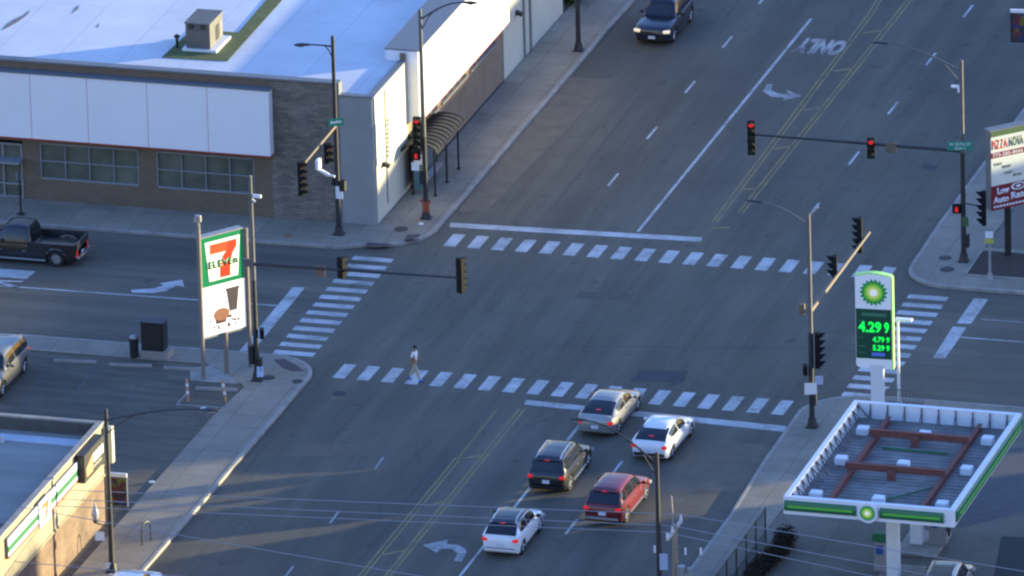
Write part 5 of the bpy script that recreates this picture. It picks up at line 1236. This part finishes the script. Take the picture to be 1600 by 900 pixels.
pk = car('pickup_truck', 'black pickup truck with open bed driving left on the cross street', 'pickup truck', (-25.6-PL/2, 13.3, 0), R(90), PL, 1.98, pk_top, (-.125, .20, -.10, .10), m_blk, 1.84, wheel=.4, wb=.62, brake=True, pickup=True, third=False, trim=m_chr)
b = MB(); W_ = 1.98; h = PL/2
for sgn in (-1, 1):
    b = MB(); yw0 = -.62*h-.02*PL
    pts = [(-h+.03, .62), (yw0-.5, .62), (yw0-.46, .82), (yw0-.2, .95), (yw0+.2, .95), (yw0+.46, .82), (yw0+.5, .55), (-.1*PL, .55), (-.1*PL, 1.15), (-h+.03, 1.17)]
    b.prism([(sgn*(W_/2-.02)-.05, y_, z_) for y_, z_ in pts], (.10, 0, 0)); b.build('bed_side', m_blk, pk, local=True)
b = MB(); b.bb((-W_/2+.1, -h, .58), (W_/2-.1, -h+.08, 1.16), bev=.01); b.build('tailgate', m_blk, pk, local=True)
b = MB(); b.bb((-W_/2+.1, -h-.16, .42), (W_/2-.1, -h, .58), bev=.03); b.build('chrome_bumper', m_chr, pk, local=True)
b = MB(); b.bb((-.85, -.11*PL, .6), (.85, -.1*PL, 1.2)); b.build('bed_front', m_blk, pk, local=True)
car('parked_suv', 'grey parked SUV with sunlit side at the left edge of the shop parking lot', 'car', (-24.35, -3.2, .09), R(180), 4.9, 1.9, boxy, (-.48, .20, -.45, .10), m_wht2, 1.75, wheel=.37, brake=False)
c = G(198, 894, 1.45)
car('sedan', 'pale car roof just showing at the bottom edge below the lamp pole', 'car', (G(200, 896, 1.45).x+.0, c.y+.0, 0), R(0), 4.7, 1.82, sedan_top, (-.44, .22, -.22, .04), m_pearl, 1.5, brake=False)
c = G(1478, 872, 1.7)
car('station_car', 'silver car parked at the pumps near the bottom right edge', 'car', (c.x+.15, c.y-.55, .07), R(4), 4.6, 1.84, suv_top, (-.485, .24, -.38, .05), m_silver, 1.7, rails=m_chr, wheel=.36, brake=False)

# ------------------------------------------------------------------ pedestrian
pc = Vector((-5.69, 1.52, .004))
def skin(name, joints, edges, m, parent, sub=2):
    me = bpy.data.meshes.new(name); me.from_pydata([j[0] for j in joints], edges, []); o = bpy.data.objects.new(name, me); COL.objects.link(o); o.parent = parent
    md = o.modifiers.new('skin', 'SKIN'); 
    for i, j in enumerate(joints):
        v = me.skin_vertices[0].data[i]; r_ = j[1]; v.radius = r_ if isinstance(r_, tuple) else (r_, r_); v.use_root = (i == 0)
    md2 = o.modifiers.new('sub', 'SUBSURF'); md2.levels = sub; md2.render_levels = sub
    dg = bpy.context.evaluated_depsgraph_get(); me2 = bpy.data.meshes.new_from_object(o.evaluated_get(dg)); o.modifiers.clear(); o.data = me2
    for p_ in me2.polygons: p_.use_smooth = True
    me2.materials.clear(); me2.materials.append(m); return o
m_skin = mat('skin', (.30, .17, .11), .6, var=.05); m_shirt = mat('pale_shirt', (.85, .82, .76), .85, var=.06, scale=8); m_trs = mat('khaki_trousers', (.42, .36, .25), .85, var=.08, scale=8)
m_hair = mat('dark_hair', (.02, .015, .012), .7, var=.1); m_shoe = mat('blue_shoes', (.03, .12, .35), .6, var=.1)
pe = thing('person', 'person in pale shirt and khaki trousers walking along the near crosswalk', 'person', tuple(pc), R(-90+0))
# local: +y = walking direction
J = [((0, 0, .95), .13), ((0, .01, 1.15), .12), ((0, .02, 1.36), .135), ((0, .03, 1.47), .07), ((0, .05, 1.52), .05), ((0, .06, 1.60), .085), ((0, .065, 1.68), .078),
     ((-.17, .02, 1.40), .055), ((-.22, .10, 1.14), .042), ((-.21, .28, .95), .034), ((.17, .02, 1.40), .055), ((.23, -.08, 1.14), .042), ((.22, -.12, .90), .034),
     ((-.09, 0, .88), .09), ((-.10, -.08, .50), .062), ((-.10, -.30, .13), .042), ((.09, 0, .88), .09), ((.10, .16, .50), .062), ((.10, .26, .10), .042), ((-.21, .34, .90), .025), ((.22, -.12, .82), .025)]
E_ = [(0, 1), (1, 2), (2, 3), (3, 4), (4, 5), (5, 6), (2, 7), (7, 8), (8, 9), (2, 10), (10, 11), (11, 12), (0, 13), (13, 14), (14, 15), (0, 16), (16, 17), (17, 18), (9, 19), (12, 20)]
skin('body', J, E_, m_skin, pe)
skin('shirt', [((0, 0, .93), .145), ((0, .01, 1.15), .14), ((0, .02, 1.36), .15), ((0, .03, 1.44), .085), ((-.17, .02, 1.40), .072), ((-.215, .08, 1.20), .06), ((.17, .02, 1.40), .072), ((.225, -.06, 1.20), .06)], [(0, 1), (1, 2), (2, 3), (2, 4), (4, 5), (2, 6), (6, 7)], m_shirt, pe)
skin('trousers', [((0, 0, .96), .135), ((-.09, 0, .86), .105), ((-.10, -.08, .50), .08), ((-.10, -.28, .16), .065), ((.09, 0, .86), .105), ((.10, .16, .50), .08), ((.10, .25, .13), .065)], [(0, 1), (1, 2), (2, 3), (0, 4), (4, 5), (5, 6)], m_trs, pe)
b = MB(); b.ball((0, .045, 1.66), .098, (.95, 1.05, .95), 12); b.build('hair', m_hair, pe, local=True, smooth=True)
b = MB(); b.ball((0, .155, 1.62), .016, (1, 1.3, 1.2), 6)
for s_ in (-1, 1): b.ball((s_*.032, .14, 1.65), .009, n=6)
b.build('face', m_skin, pe, local=True)
for x_, y_, z_, pt in ((-.10, -.30, .07, .5), (.10, .32, .045, 0)):
    b = MB(); b.box((x_, y_+.02, z_), (.09, .27, .085), bev=.03, Mx=Matrix.Translation((0, y_, z_)) @ Matrix.Rotation(-pt, 4, 'X') @ Matrix.Translation((0, -y_, -z_))); b.build('shoe', m_shoe, pe, local=True, smooth=True)
for s_, base in ((-1, Vector((-.21, .34, .90))), (1, Vector((.22, -.12, .82)))):
    for k in range(5):
        a = base+Vector(((k-2)*.012, (k-2)*.012, 0)); b = MB(); 
    b = MB()
    for k in range(5):
        a = base+Vector((0, (k-2)*.017, 0)); ln = [.045, .075, .08, .075, .06][k]
        b.path([a, a+Vector((0, .01, -ln*.6)), a+Vector((s_*-.01, .02, -ln))], .008, .006, 6)
    b.build('fingers', m_skin, pe, local=True)

# ------------------------------------------------------------------ unseen blocks added east of the avenue to throw the long evening shade
m_bb = brick_mat('red_brick_block', (.24, .11, .07), (.2, .09, .06), (.2, .17, .14), .3, .1, 'Y', .1)
m_win = mat('block_window', (.03, .035, .04), .15, var=.1)
def block(x, y0_, y1_, H_, lab, gable=False, d=12):
    r_ = thing('brick_building', lab, 'building', (x+d/2, (y0_+y1_)/2, .1), 0, 'brick buildings on the block east of the avenue')
    b = MB()
    if gable: 
        ym = (y0_+y1_)/2; b.prism([(x, y0_, .05), (x, y1_, .05), (x, y1_, H_*.72), (x, ym, H_), (x, y0_, H_*.72)], (d, 0, 0))
    else: b.bb((x, y0_, .05), (x+d, y1_, H_-.25))
    w_ = b.build('wall', m_bb, r_)
    if not gable: b = MB(); b.bb((x-.1, y0_-.05, H_-.25), (x+d+.1, y1_+.05, H_)); b.build('cornice', m_kerb, r_)
    nf = int(H_*.7/3)
    for f_ in range(nf):
        n = int((y1_-y0_)/2.6)
        for k in range(n):
            yy = y0_+(y1_-y0_)*(k+.5)/n; b = MB(); b.bb((x-.04, yy-.5, 1.2+f_*3), (x-.0, yy+.5, 2.8+f_*3)); b.build('window', m_win, r_)
BX = 62
BL = [(2, 19.6, 9.6, 0), (30, 33.5, 5.9, 0), (33.8, 42.6, 6.1, 0), (42.8, 57, 8.8, 0), (57.2, 66.0, 8.3, 0), (72.3, 90, 9.5, 0), (90.2, 94.6, 10.6, 0), (96.2, 103, 11.2, 1)]
labs = ['low brick building south of the gap by the cross street, east block', 'tiny brick annex just north of the street gap', 'one storey brick building beside the annex', 'wide brick building in the middle of the east block', 'brick building just south of the wide alley', 'long brick building just north of the wide alley', 'narrow tall brick building of the north row', 'gabled brick building in the north row']
for (a, c, h_, g_), lb in zip(BL, labs): block(BX, a, c, h_, lb, bool(g_))
